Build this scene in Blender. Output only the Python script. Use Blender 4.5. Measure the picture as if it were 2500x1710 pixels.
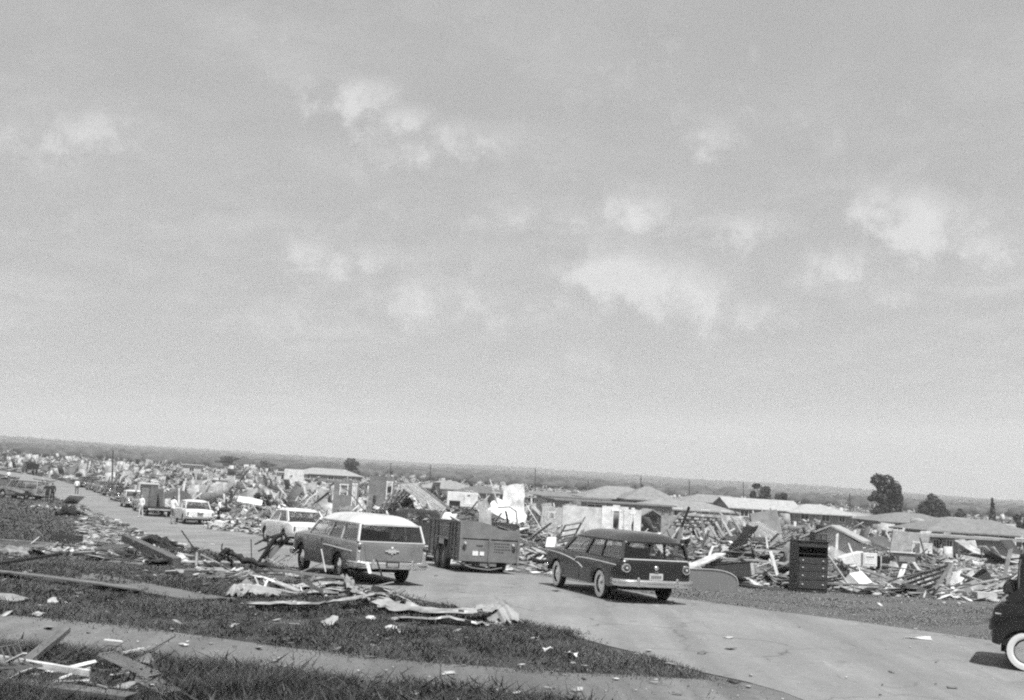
import bpy, bmesh, math, random
import numpy as np
from mathutils import Vector, Matrix, Euler, noise as mnoise

for o in list(bpy.data.objects):
    bpy.data.objects.remove(o)
SC = bpy.context.scene
COL = SC.collection
RNG = random.Random(57)
NR = np.random.default_rng(57)
PI = math.pi
rad = math.radians

# ------------------------------------------------------------------ camera
FPX, CX, CY = 2900.0, 1250.0, 855.0          # photograph pixels
PITCH, ROLL, CAMZ, TILT = rad(5.61), rad(1.0), 2.9, 0.0442
CAMR = Matrix.Rotation(PI / 2 + PITCH, 3, 'X') @ Matrix.Rotation(ROLL, 3, 'Z')
cam = bpy.data.cameras.new('camera')
cam.sensor_width = 36.0
cam.lens = 36.0 * FPX / 2500.0
cam.clip_end = 20000.0
camo = bpy.data.objects.new('camera', cam)
COL.objects.link(camo)
camo.matrix_world = Matrix.Translation((0, 0, CAMZ)) @ CAMR.to_4x4()
SC.camera = camo

# ------------------------------------------------------------------ sun and sky
SUN_EL, SUN_AZ = rad(60), rad(24)             # azimuth: turned to the right of straight behind the camera
to_sun = Vector((math.sin(SUN_AZ) * math.cos(SUN_EL), -math.cos(SUN_AZ) * math.cos(SUN_EL), math.sin(SUN_EL)))
sl = bpy.data.lights.new('sun', 'SUN')
sl.energy = 5.0
sl.angle = rad(0.53)
sl.color = (0.992, 1.0, 0.993)
so = bpy.data.objects.new('sun', sl)
COL.objects.link(so)
so.rotation_euler = to_sun.to_track_quat('Z', 'Y').to_euler()

world = bpy.data.worlds.new('World')
SC.world = world
world.use_nodes = True


class NT:
    """tiny node-tree helper"""
    def __init__(s, tree):
        s.t = tree; s.n = tree.nodes; s.l = tree.links

    def node(s, typ, **kw):
        n = s.n.new(typ)
        for k, v in kw.items():
            setattr(n, k, v)
        return n

    def put(s, node, **inp):
        for k, v in inp.items():
            k = int(k[1:]) if k[0] == '_' and k[1:].isdigit() else k.replace('_', ' ')
            sock = node.inputs[k]
            if hasattr(v, 'is_output') or isinstance(v, bpy.types.NodeSocket):
                s.l.new(v, sock)
            else:
                sock.default_value = v
        return node

    def math(s, op, a, b=None, c=None, clamp=False):
        n = s.node('ShaderNodeMath', operation=op, use_clamp=clamp)
        for i, v in enumerate((a, b, c)):
            if v is None: continue
            if isinstance(v, bpy.types.NodeSocket): s.l.new(v, n.inputs[i])
            else: n.inputs[i].default_value = v
        return n.outputs[0]

    def ramp(s, fac, stops, interp='LINEAR'):
        n = s.node('ShaderNodeValToRGB')
        n.color_ramp.interpolation = interp
        el = n.color_ramp.elements
        while len(el) < len(stops): el.new(0.5)
        for e, (p, c) in zip(el, stops):
            e.position = p
            e.color = (c, c, c, 1) if not isinstance(c, tuple) else c
        s.l.new(fac, n.inputs[0])
        return n.outputs[0]

    def noise(s, vec, scale, detail=4, rough=0.55, dist=0.0):
        n = s.node('ShaderNodeTexNoise')
        n.inputs['Scale'].default_value = scale
        n.inputs['Detail'].default_value = detail
        n.inputs['Roughness'].default_value = rough
        n.inputs['Distortion'].default_value = dist
        if vec is not None: s.l.new(vec, n.inputs['Vector'])
        return n.outputs[0]

    def mix(s, fac, a, b):
        n = s.node('ShaderNodeMix', data_type='RGBA')
        for sock, v in ((n.inputs[0], fac), (n.inputs[6], a), (n.inputs[7], b)):
            if isinstance(v, bpy.types.NodeSocket): s.l.new(v, sock)
            elif sock == n.inputs[0]: sock.default_value = v
            else: sock.default_value = (v, v, v, 1)
        return n.outputs[2]


def ray(px, py):
    d = CAMR @ Vector(((px - CX) / FPX, -(py - CY) / FPX, -1.0))
    return d / d.y


def build_world():
    w = NT(world.node_tree)
    w.n.clear()
    out = w.node('ShaderNodeOutputWorld')
    bg = w.node('ShaderNodeBackground')
    sky = w.node('ShaderNodeTexSky', sky_type='NISHITA')
    sky.sun_disc = False
    sky.sun_elevation = SUN_EL
    sky.sun_rotation = PI - SUN_AZ
    sky.air_density = 1.0
    sky.dust_density = 4.0
    bw = w.node('ShaderNodeRGBToBW')
    w.l.new(sky.outputs[0], bw.inputs[0])
    skyv = bw.outputs[0]
    tc = w.node('ShaderNodeTexCoord')
    d = tc.outputs['Generated']
    sep = w.node('ShaderNodeSeparateXYZ')
    w.l.new(d, sep.inputs[0])
    # flat cloud layer coordinates: direction divided by its height
    zz = w.math('ADD', w.math('MAXIMUM', sep.outputs[2], 0.0), 0.16)
    cmb = w.node('ShaderNodeCombineXYZ')
    w.l.new(w.math('DIVIDE', sep.outputs[0], zz), cmb.inputs[0])
    w.l.new(w.math('DIVIDE', sep.outputs[1], zz), cmb.inputs[1])
    lay = cmb.outputs[0]
    veil = w.ramp(w.noise(lay, 1.1, 5, 0.6, 0.4), [(0.30, 0.0), (0.8, 1.0)], 'EASE')
    fine = w.noise(d, 36.0, 10, 0.7, 0.2)
    wob = w.noise(d, 9.0, 8, 0.66, 0.1)
    wisp = w.noise(lay, 4.2, 9, 0.66, 0.3)
    # cumulus patches at their bearings, edges torn by fractal noise
    blobs = None
    P = [(850, 235, 62, 42, 1.0), (965, 290, 70, 30, .85), (1120, 345, 85, 40, .7), (250, 320, 95, 46, .66), (25, 330, 50, 36, .66), (1740, 335, 60, 36, .6), (1560, 685, 85, 46, 1.0), (1700, 715, 100, 50, .8), (1850, 755, 90, 30, .5),
         (2270, 540, 100, 50, .9), (2180, 500, 55, 34, .75), (2060, 640, 80, 36, .7), (1580, 505, 60, 32, .66), (1330, 535, 110, 26, .5), (1820, 555, 110, 30, .6), (1010, 735, 110, 42, .58), (790, 630, 55, 30, .55), (930, 640, 60, 26, .45),
         (1190, 740, 90, 36, .45), (2190, 730, 65, 24, .55), (760, 775, 100, 36, .45), (2420, 600, 70, 40, .6), (1420, 900, 90, 40, .35)]
    ux = w.math('DIVIDE', sep.outputs[0], w.math('MAXIMUM', sep.outputs[1], 0.05))
    uz = w.math('DIVIDE', sep.outputs[2], w.math('MAXIMUM', sep.outputs[1], 0.05))
    fx = w.math('ADD', ux, w.math('MULTIPLY', w.math('SUBTRACT', wob, 0.5), 0.13))
    fz = w.math('ADD', uz, w.math('MULTIPLY', w.math('SUBTRACT', fine, 0.5), 0.05))
    for (px, py, sx, sy, a) in P:
        r = ray(px, py)
        ex = w.math('MULTIPLY', w.math('SUBTRACT', fx, r.x), FPX / (sx * 1.7))
        # flatter underside, billowing top
        ez = w.math('MULTIPLY', w.math('SUBTRACT', fz, r.z), FPX / (sy * 1.75))
        q = w.math('ADD', w.math('MULTIPLY', ex, ex), w.math('MULTIPLY', ez, ez))
        g = w.math('MULTIPLY', w.math('EXPONENT', w.math('MULTIPLY', q, -1.0)), a)
        blobs = g if blobs is None else w.math('MAXIMUM', blobs, g)
    torn = w.math('ADD', blobs, w.math('ADD', w.math('MULTIPLY', w.math('SUBTRACT', fine, 0.5), 1.8), w.math('MULTIPLY', w.math('SUBTRACT', wob, 0.5), 1.5)))
    front = w.math('MULTIPLY', w.ramp(torn, [(0.20, 0.0), (0.48, 0.24), (0.66, 0.52), (1.1, 1.0)]), w.math('GREATER_THAN', sep.outputs[1], 0.06))
    thin = w.math('MULTIPLY', w.math('MULTIPLY', w.ramp(wisp, [(0.42, 0.0), (0.75, 1.0)]), veil), 0.30)
    cl = w.math('ADD', thin, w.math('MULTIPLY', front, 0.40), clamp=True)
    base = w.math('ADD', w.math('MULTIPLY', skyv, 0.22), w.math('MULTIPLY', veil, 0.18))
    base = w.math('ADD', base, SKY_LIFT)
    tot = w.mix(cl, base, SKY_CLOUD)
    w.l.new(tot, bg.inputs['Color'])
    bg.inputs['Strength'].default_value = 0.1
    w.l.new(bg.outputs[0], out.inputs[0])


SKY_LIFT, SKY_CLOUD = 2.9, 8.4
build_world()
vs = SC.view_settings
vs.view_transform = 'Standard'
vs.look = 'None'
vs.gamma = 1.0
vs.use_curve_mapping = False
vs.exposure = 0.33
SC.cycles.use_denoising = False
SC.cycles.use_adaptive_sampling = True
SC.cycles.adaptive_threshold = 0.035
SC.cycles.adaptive_min_samples = 20
SC.cycles.max_bounces = 6
SC.cycles.transparent_max_bounces = 10
SC.cycles.volume_bounces = 1
SC.cycles.sample_clamp_indirect = 2.5
SC.cycles.pixel_filter_type = 'BLACKMAN_HARRIS'
SC.cycles.filter_width = 2.2

# ------------------------------------------------------------------ terrain
PY = [-100, 0, 25, 35, 50, 75, 120, 200, 450, 900, 1500, 2200, 3000, 3800, 7000]
PZ = [0, 0, 0, -.25, -.95, -2.0, -3.1, -4.1, -5, -8, -10, -9, -7, -6, -30]


def _slope(k):
    if k <= 0 or k >= len(PY) - 1: return 0.0
    a = (PZ[k] - PZ[k - 1]) / (PY[k] - PY[k - 1]); b = (PZ[k + 1] - PZ[k]) / (PY[k + 1] - PY[k])
    return 0.0 if a * b <= 0 else 2 * a * b / (a + b)


PM = [_slope(k) for k in range(len(PY))]


def prof(y):
    y = np.clip(np.asarray(y, float), PY[0], PY[-1])
    i = np.clip(np.searchsorted(PY, y, side='right') - 1, 0, len(PY) - 2)
    a = np.array(PY, float); z = np.array(PZ, float); m = np.array(PM)
    h = a[i + 1] - a[i]; t = (y - a[i]) / h
    return (2 * t**3 - 3 * t * t + 1) * z[i] + (t**3 - 2 * t * t + t) * h * m[i] + (-2 * t**3 + 3 * t * t) * z[i + 1] + (t**3 - t * t) * h * m[i + 1]


def hills(x, y):
    k = np.clip((np.asarray(y) - 600) / 1400, 0, 1)
    return k * (2.5 * np.sin(x * .0031 + y * .0022) + 1.8 * np.sin(x * .0075 - y * .004 + 1.3) + .8 * np.sin(x * .017 + 2.0))


def Gn(x, y):
    return prof(y) - TILT * np.asarray(x) + hills(x, y)


def G(x, y):
    return float(Gn(x, y))


def gp(x, y, dz=0.0):
    return Vector((x, y, G(x, y) + dz))


def at(px, py, d):
    """point on the line of sight through a photograph pixel at forward distance d"""
    r = ray(px, py)
    return Vector((r.x * d, d, CAMZ + r.z * d))


def W(px, py):
    """where that line of sight meets the terrain"""
    r = ray(px, py)
    t = 3.0
    while t < 5000 and CAMZ + r.z * t > G(r.x * t, t): t *= 1.015
    lo, hi = t / 1.015, t
    for _ in range(30):
        m = (lo + hi) / 2
        if CAMZ + r.z * m > G(r.x * m, m): lo = m
        else: hi = m
    return gp(r.x * lo, lo)


def on(px, d, dz=0.0):
    """terrain point at distance d under column px"""
    x = ray(px, 1150).x * d
    return gp(x, d, dz)


def frame(p, psi=0.0, level=False):
    """matrix standing on the terrain at p, its +Y turned psi degrees to the left of straight ahead"""
    e = 0.5
    n = Vector((-(G(p.x + e, p.y) - G(p.x - e, p.y)) / (2 * e), -(G(p.x, p.y + e) - G(p.x, p.y - e)) / (2 * e), 1)).normalized()
    if level: n = Vector((0, 0, 1))
    a = rad(psi)
    f = Vector((-math.sin(a), math.cos(a), 0))
    f = (f - n * f.dot(n)).normalized()
    r = f.cross(n)
    m = Matrix((r, f, n)).transposed().to_4x4()
    m.translation = p
    return m


# ------------------------------------------------------------------ materials
MATS = {}


def mat(name, v, rough=0.8, metal=0.0, var=0.12, scale=6.0, bump=0.0, grain=False, rnd=0.0, spec=0.5, coat=0.0, tint=(1, 1, 1), dirt=0.0):
    if name in MATS: return MATS[name]
    m = bpy.data.materials.new(name)
    m.use_nodes = True
    t = NT(m.node_tree)
    b = t.n['Principled BSDF']
    tc = t.node('ShaderNodeTexCoord')
    vec = tc.outputs['Object']
    if grain:
        mp = t.node('ShaderNodeMapping')
        mp.inputs['Scale'].default_value = (0.6, 9.0, 9.0)
        t.l.new(vec, mp.inputs[0]); vec = mp.outputs[0]
    n1 = t.noise(vec, scale, 6, 0.6)
    val = t.math('ADD', t.math('MULTIPLY', t.math('SUBTRACT', n1, 0.5), 2 * var * 1.6 * v), v)
    if rnd:
        oi = t.node('ShaderNodeObjectInfo')
        val = t.math('MULTIPLY', val, t.math('ADD', 1 - rnd, t.math('MULTIPLY', oi.outputs['Random'], 2 * rnd)))
    if dirt:
        n2 = t.noise(tc.outputs['Object'], 1.7, 7, 0.65, 0.4)
        val = t.math('MULTIPLY', val, t.ramp(n2, [(0.38, 1 - dirt), (0.62, 1.0)]))
    val = t.math('MINIMUM', t.math('MAXIMUM', val, 0.004), 0.86)
    if tint != (1, 1, 1):
        cm = t.node('ShaderNodeCombineColor')
        for i in range(3): t.l.new(t.math('MULTIPLY', val, tint[i]), cm.inputs[i])
        val = cm.outputs[0]
    t.l.new(val, b.inputs['Base Color'])
    b.inputs['Roughness'].default_value = rough
    b.inputs['Metallic'].default_value = metal
    b.inputs['Specular IOR Level'].default_value = spec
    b.inputs['Coat Weight'].default_value = coat
    b.inputs['Coat Roughness'].default_value = 0.08
    if bump:
        bp = t.node('ShaderNodeBump')
        bp.inputs['Strength'].default_value = bump
        bp.inputs['Distance'].default_value = 0.02
        t.l.new(t.noise(vec, scale * 3, 5, 0.6), bp.inputs['Height'])
        t.l.new(bp.outputs[0], b.inputs['Normal'])
    MATS[name] = m
    return m


def glass_mat():
    m = bpy.data.materials.new('window_glass')
    m.use_nodes = True
    t = NT(m.node_tree)
    t.n.clear()
    out = t.node('ShaderNodeOutputMaterial')
    tr = t.node('ShaderNodeBsdfTransparent'); tr.inputs[0].default_value = (.93, .93, .93, 1)
    gl = t.node('ShaderNodeBsdfGlossy'); gl.inputs['Roughness'].default_value = 0.03
    fr = t.node('ShaderNodeLayerWeight'); fr.inputs[0].default_value = 0.25
    mx = t.node('ShaderNodeMixShader')
    t.l.new(t.math('ADD', t.math('MULTIPLY', fr.outputs['Fresnel'], 0.35), 0.03), mx.inputs[0])
    t.l.new(tr.outputs[0], mx.inputs[1]); t.l.new(gl.outputs[0], mx.inputs[2])
    t.l.new(mx.outputs[0], out.inputs[0])
    MATS['glass'] = m
    return m


GLASS = glass_mat()
M_CHROME = mat('chrome', .82, .22, 1.0, .05)
M_TYRE = mat('tyre_rubber', .022, .75, 0, .2)
M_WHITEWALL = mat('whitewall_rubber', .68, .6, 0, .06)
M_BLACK = mat('black_underside', .012, .9)
M_INT = mat('dark_upholstery', .045, .85)
M_SKIN = mat('skin', .32, .6)
M_HAIR = mat('dark_hair', .03, .7)
M_LENS = mat('red_lens', .05, .25)
M_LAMP = mat('lamp_glass', .6, .12, .3)
M_PLATE_D = mat('dark_plate', .03, .5)
M_PLATE_L = mat('pale_plate', .42, .5)
M_WOOD = [mat('pale_pine', .44, .8, 0, .4, 3, .3, True, .42, dirt=.3), mat('grey_wood', .20, .85, 0, .4, 3, .3, True, .5, dirt=.3),
          mat('painted_white_wood', .68, .65, 0, .2, 2, .15, True, .28, dirt=.5), mat('dark_wood', .05, .7, 0, .3, 3, .2, True, .4)]
M_SHEET = [mat('plaster_sheet', .64, .85, 0, .2, 2, .15, False, .32, dirt=.5), mat('fibreboard', .25, .85, 0, .3, 2, .15, False, .5, dirt=.4),
           mat('roofing_felt', .08, .9, 0, .3, 3, .2, False, .5), mat('white_enamel', .72, .4, 0, .1, 2, 0, False, .08, dirt=.25)]
M_PLANK = mat('weathered_plank', .13, .85, 0, .5, 3, .3, True, .2, dirt=.3)
M_METAL = mat('pale_sheet_metal', .37, .5, .1, .25, 2, 0, False, .1, dirt=.5)
M_BRIGHT = mat('bright_trim', .74, .3, .35, .03)
M_MOUND = mat('trodden_rubble', .13, .95, 0, .7, 2.5, .8)
M_RUST = mat('scorched_metal', .02, .8, .2, .4)
M_BARK = mat('bark', .05, .9, 0, .3, 8, .4)
M_POLE = mat('creosoted_pole', .05, .85, 0, .2)


# ------------------------------------------------------------------ mesh builder
class MB:
    def __init__(s):
        s.v, s.f, s.m = [], [], []

    def add(s, vs, fs, m=0):
        o = len(s.v)
        s.v += [tuple(v) for v in vs]
        s.f += [tuple(i + o for i in f) for f in fs]
        s.m += [m] * len(fs)
        return s

    def hexa(s, p, m=0):
        """8 points: bottom ring then top ring"""
        return s.add(p, [(3, 2, 1, 0), (4, 5, 6, 7), (0, 1, 5, 4), (1, 2, 6, 5), (2, 3, 7, 6), (3, 0, 4, 7)], m)

    def box(s, c, sz, R=None, m=0, taper=1.0):
        x, y, z = sz[0] / 2, sz[1] / 2, sz[2] / 2
        p = [Vector(q) for q in ((-x, -y, -z), (x, -y, -z), (x, y, -z), (-x, y, -z))] + [Vector(q) for q in ((-x * taper, -y * taper, z), (x * taper, -y * taper, z), (x * taper, y * taper, z), (-x * taper, y * taper, z))]
        if R is not None: p = [R @ q for q in p]
        return s.hexa([q + Vector(c) for q in p], m)

    def bar(s, a, b, w, h, m=0, up=(0, 0, 1)):
        """rectangular bar from a to b"""
        a, b = Vector(a), Vector(b)
        d = (b - a).normalized(); u = Vector(up)
        r = d.cross(u)
        if r.length < 1e-4: r = d.cross(Vector((1, 0, 0)))
        r.normalize(); u = r.cross(d)
        r *= w / 2; u *= h / 2
        return s.hexa([a - r - u, a + r - u, b + r - u, b - r - u, a - r + u, a + r + u, b + r + u, b - r + u], m)

    def pane(s, q, t=0.006, m=0):
        """thin slab over four corner points"""
        q = [Vector(p) for p in q]
        n = (q[1] - q[0]).cross(q[3] - q[0]).normalized() * t
        return s.hexa(q + [p + n for p in q], m)

    def tube(s, pts, r, n=8, m=0, cap=True):
        pts = [Vector(p) for p in pts]
        rs = r if isinstance(r, (list, tuple)) else [r] * len(pts)
        o = len(s.v); ref = None
        for i, p in enumerate(pts):
            d = (pts[min(i + 1, len(pts) - 1)] - pts[max(i - 1, 0)]).normalized()
            if ref is None: ref = d.orthogonal().normalized()
            ref = (ref - d * ref.dot(d)).normalized()
            w = d.cross(ref)
            for k in range(n):
                a = 2 * PI * k / n
                s.v.append(tuple(p + (ref * math.cos(a) + w * math.sin(a)) * rs[i]))
        for i in range(len(pts) - 1):
            for k in range(n):
                s.f.append((o + i * n + k, o + i * n + (k + 1) % n, o + (i + 1) * n + (k + 1) % n, o + (i + 1) * n + k)); s.m.append(m)
        if cap:
            s.f.append(tuple(o + k for k in range(n))[::-1]); s.m.append(m)
            s.f.append(tuple(o + (len(pts) - 1) * n + k for k in range(n))); s.m.append(m)
        return s

    def lathe(s, prof_, c=(0, 0, 0), axis='X', n=24, m=0):
        """profile of (along axis, radius)"""
        o = len(s.v); c = Vector(c)
        for (a, r) in prof_:
            for k in range(n):
                t = 2 * PI * k / n
                q = (a, r * math.cos(t), r * math.sin(t)) if axis == 'X' else ((r * math.sin(t), a, r * math.cos(t)) if axis == 'Y' else (r * math.cos(t), r * math.sin(t), a))
                s.v.append(tuple(c + Vector(q)))
        for i in range(len(prof_) - 1):
            for k in range(n):
                s.f.append((o + i * n + k, o + i * n + (k + 1) % n, o + (i + 1) * n + (k + 1) % n, o + (i + 1) * n + k)); s.m.append(m)
        return s

    def ball(s, c, r, m=0, sub=1):
        bm = bmesh.new()
        bmesh.ops.create_icosphere(bm, subdivisions=sub, radius=1)
        r = Vector(r) if not isinstance(r, (int, float)) else Vector((r, r, r))
        s.add([(Vector(c) + Vector((v.co.x * r.x, v.co.y * r.y, v.co.z * r.z))) for v in bm.verts], [[v.index for v in f.verts] for f in bm.faces], m)
        bm.free()
        return s

    def mesh(s, name, mats, smooth=None):
        me = bpy.data.meshes.new(name)
        me.from_pydata(s.v, [], s.f)
        for m in (mats if isinstance(mats, (list, tuple)) else [mats]): me.materials.append(m)
        if len(me.materials) > 1:
            me.polygons.foreach_set('material_index', s.m)
        bm = bmesh.new(); bm.from_mesh(me)
        bmesh.ops.recalc_face_normals(bm, faces=bm.faces)
        bm.to_mesh(me); bm.free()
        if smooth is not None:
            me.polygons.foreach_set('use_smooth', [True] * len(me.polygons))
            me.set_sharp_from_angle(angle=rad(smooth))
        me.update()
        return me

    def build(s, name, mats, parent=None, smooth=None, mw=None):
        return link(name, s.mesh(name, mats, smooth), parent, mw)


def link(name, me, parent=None, mw=None):
    o = bpy.data.objects.new(name, me)
    COL.objects.link(o)
    if parent is not None: o.parent = parent
    if mw is not None: o.matrix_local = mw
    return o


def tag(o, label=None, cat=None, group=None, kind=None):
    for k, v in (('label', label), ('category', cat), ('group', group), ('kind', kind)):
        if v: o[k] = v
    return o


def thing(name, label, cat, mw, group=None):
    o = bpy.data.objects.new(name, None)
    o.empty_display_size = 0.3
    COL.objects.link(o)
    o.matrix_world = mw
    return tag(o, label, cat, group)


def bevel(o, w=0.01, seg=2):
    b = o.modifiers.new('bevel', 'BEVEL'); b.width = w; b.segments = seg; b.limit_method = 'ANGLE'; b.angle_limit = rad(40)
    return o


def lerp(pts, t):
    """piecewise-linear with smoothed corners"""
    if t <= pts[0][0]: return pts[0][1]
    for (a, va), (b, vb) in zip(pts, pts[1:]):
        if t <= b:
            k = (t - a) / (b - a); k = k * k * (3 - 2 * k)
            return va + (vb - va) * k
    return pts[-1][1]


def big_mesh(name, V, Fc, mats, kind='stuff', mi=None, nper=3, smooth=False):
    """numpy verts (N,3) and faces (M,nper)"""
    me = bpy.data.meshes.new(name)
    me.vertices.add(len(V)); me.vertices.foreach_set('co', np.asarray(V, np.float32).ravel())
    me.loops.add(Fc.size); me.loops.foreach_set('vertex_index', np.asarray(Fc, np.int32).ravel())
    me.polygons.add(len(Fc)); me.polygons.foreach_set('loop_start', np.arange(0, Fc.size, nper, dtype=np.int32))
    for m in (mats if isinstance(mats, (list, tuple)) else [mats]): me.materials.append(m)
    if mi is not None: me.polygons.foreach_set('material_index', np.asarray(mi, np.int32))
    if smooth: me.polygons.foreach_set('use_smooth', np.ones(len(Fc), bool))
    me.update(calc_edges=True); me.validate()
    o = link(name, me)
    if kind: o['kind'] = kind
    return o


# ------------------------------------------------------------------ ground, road, path
ROAD_FAR = [(24, 13), (16, 19.5), (10.2, 23.9), (8.5, 25.6), (4.4, 29.6), (1.2, 35.2), (-3.6, 43), (-8.5, 53), (-13, 63.1), (-17.7, 74), (-25.1, 88), (-45.2, 135), (-66, 182), (-90, 225), (-125, 270)]
ROAD_NEAR = [(12, 6), (6.2, 13), (3.6, 17.2), (2.2, 19.6), (0, 23.2), (-2.6, 26.2), (-5.7, 31.5), (-10.1, 39), (-13.9, 47.5), (-18, 58), (-24.2, 74.1), (-33.8, 96.4), (-47.5, 125), (-66, 165), (-100, 225), (-140, 280)]
PATH_UP = [(-22, 23.2), (-14, 21.2), (-8.3, 19.7), (-5.9, 19.2), (-2.6, 17.9), (0.4, 17.45), (2.3, 17.6), (3.9, 17.3), (5.4, 16.0), (8.5, 13)]
PATH_LOW = [(-20, 20.2), (-12, 18.2), (-7.0, 16.8), (-5.0, 16.5), (-2.4, 15.95), (0.3, 15.6), (1.8, 15.2), (2.6, 14.0), (3.6, 12.5), (5.0, 10)]


def resample(pts, n):
    p = [Vector((a, b)) for a, b in pts]
    p = [p[0] * 2 - p[1]] + p + [p[-1] * 2 - p[-2]]
    dense = []
    for i in range(1, len(p) - 2):
        for k in range(12):
            t = k / 12
            dense.append(0.5 * ((2 * p[i]) + (p[i + 1] - p[i - 1]) * t + (2 * p[i - 1] - 5 * p[i] + 4 * p[i + 1] - p[i + 2]) * t * t + (3 * p[i] - p[i - 1] - 3 * p[i + 1] + p[i + 2]) * t**3))
    dense.append(p[-2])
    L = [0]
    for a, b in zip(dense, dense[1:]): L.append(L[-1] + (b - a).length)
    out, j = [], 0
    for i in range(n):
        s = L[-1] * (i / (n - 1)) ** 1.6
        while j < len(L) - 2 and L[j + 1] < s: j += 1
        t = (s - L[j]) / max(L[j + 1] - L[j], 1e-9)
        out.append(dense[j].lerp(dense[j + 1], min(t, 1)))
    return out


def strip(name, ea, eb, dz, m, n=150, cols=8, ragged=0.0):
    A, B = resample(ea, n), resample(eb, n)
    mb = MB()
    for i in range(n):
        ja = ragged * mnoise.noise(Vector((i * .55, 3.1, dz * 50))) ; jb = ragged * mnoise.noise(Vector((i * .55, 9.7, dz * 50)))
        for k in range(cols + 1):
            t = k / cols
            if k == 0: t += ja * .04
            if k == cols: t += jb * .04
            q = A[i].lerp(B[i], t)
            mb.v.append((q.x, q.y, G(q.x, q.y) + dz))
    for i in range(n - 1):
        for k in range(cols):
            a = i * (cols + 1) + k
            mb.f.append((a, a + 1, a + cols + 2, a + cols + 1)); mb.m.append(0)
    o = mb.build(name, m)
    tag(o, kind='structure')
    return o, [tuple(q) for q in A] + [tuple(q) for q in B[::-1]]


def inside(poly, X, Y):
    r = np.zeros(X.shape, bool); j = len(poly) - 1
    for i in range(len(poly)):
        xi, yi = poly[i]; xj, yj = poly[j]
        if yi != yj:
            c = ((yi > Y) != (yj > Y)) & (X < (xj - xi) * (Y - yi) / (yj - yi) + xi)
            r ^= c
        j = i
    return r


def ground_material():
    m = bpy.data.materials.new('grassy_earth'); m.use_nodes = True
    t = NT(m.node_tree); b = t.n['Principled BSDF']
    geo = t.node('ShaderNodeNewGeometry'); pos = geo.outputs['Position']
    sp = t.node('ShaderNodeSeparateXYZ'); t.l.new(pos, sp.inputs[0])
    Y = sp.outputs[1]
    nb = t.noise(pos, 0.35, 6, 0.65, 0.3); nf = t.noise(pos, 5.0, 6, 0.7); nff = t.noise(pos, 28.0, 4, 0.7)
    grass = t.mix(t.ramp(nb, [(0.4, 0.0), (0.62, 1.0)]), 0.04, 0.085)
    grass = t.mix(t.ramp(nf, [(0.42, 0.0), (0.72, 0.8)]), grass, 0.15)
    grass = t.mix(t.ramp(nff, [(0.35, 0.55), (0.6, 0.0)]), grass, 0.03)
    rub = t.mix(t.ramp(nf, [(0.35, 0.0), (0.65, 1.0)]), 0.06, 0.24)
    rub = t.mix(t.ramp(nb, [(0.45, 0.0), (0.6, 0.75)]), rub, 0.11)
    wn = t.noise(pos, 0.02, 6, 0.7)
    wood = t.mix(t.ramp(wn, [(0.35, 0.0), (0.7, 1.0)]), 0.035, 0.10)
    mr = t.node('ShaderNodeMapRange', interpolation_type='SMOOTHSTEP'); mr.inputs[1].default_value = 38; mr.inputs[2].default_value = 60
    t.l.new(Y, mr.inputs[0])
    mr2 = t.node('ShaderNodeMapRange', interpolation_type='SMOOTHSTEP'); mr2.inputs[1].default_value = 430; mr2.inputs[2].default_value = 560
    t.l.new(Y, mr2.inputs[0])
    # the lawn side of the road stays grass
    side = t.node('ShaderNodeMapRange', interpolation_type='SMOOTHSTEP'); side.inputs[1].default_value = -9; side.inputs[2].default_value = -1
    t.l.new(t.math('ADD', sp.outputs[0], t.math('MULTIPLY', Y, 0.36)), side.inputs[0])
    c = t.mix(t.math('MULTIPLY', mr.outputs[0], side.outputs[0]), grass, rub)
    vg = t.node('ShaderNodeMapRange', interpolation_type='SMOOTHSTEP'); vg.inputs[1].default_value = 8.5; vg.inputs[2].default_value = 10.5
    t.l.new(t.math('ADD', sp.outputs[0], t.math('MULTIPLY', Y, 0.36)), vg.inputs[0])
    near = t.math('SUBTRACT', 1.0, mr.outputs[0])
    c = t.mix(t.math('MULTIPLY', t.math('MULTIPLY', vg.outputs[0], near), 0.75), c, t.mix(t.ramp(nf, [(0.35, 0.0), (0.65, 1.0)]), 0.11, 0.18))
    bare = t.ramp(t.noise(pos, 0.8, 6, 0.65, 0.5), [(0.54, 0.0), (0.62, 0.85)])
    c = t.mix(t.math('MULTIPLY', bare, near), c, t.mix(nf, 0.06, 0.19))
    c = t.mix(mr2.outputs[0], c, wood)
    t.l.new(c, b.inputs['Base Color'])
    b.inputs['Roughness'].default_value = 0.95
    b.inputs['Specular IOR Level'].default_value = 0.1
    bp = t.node('ShaderNodeBump'); bp.inputs['Strength'].default_value = 0.9; bp.inputs['Distance'].default_value = 0.06
    t.l.new(t.math('ADD', nf, t.math('MULTIPLY', nff, 0.5)), bp.inputs['Height']); t.l.new(bp.outputs[0], b.inputs['Normal'])
    return m


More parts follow.
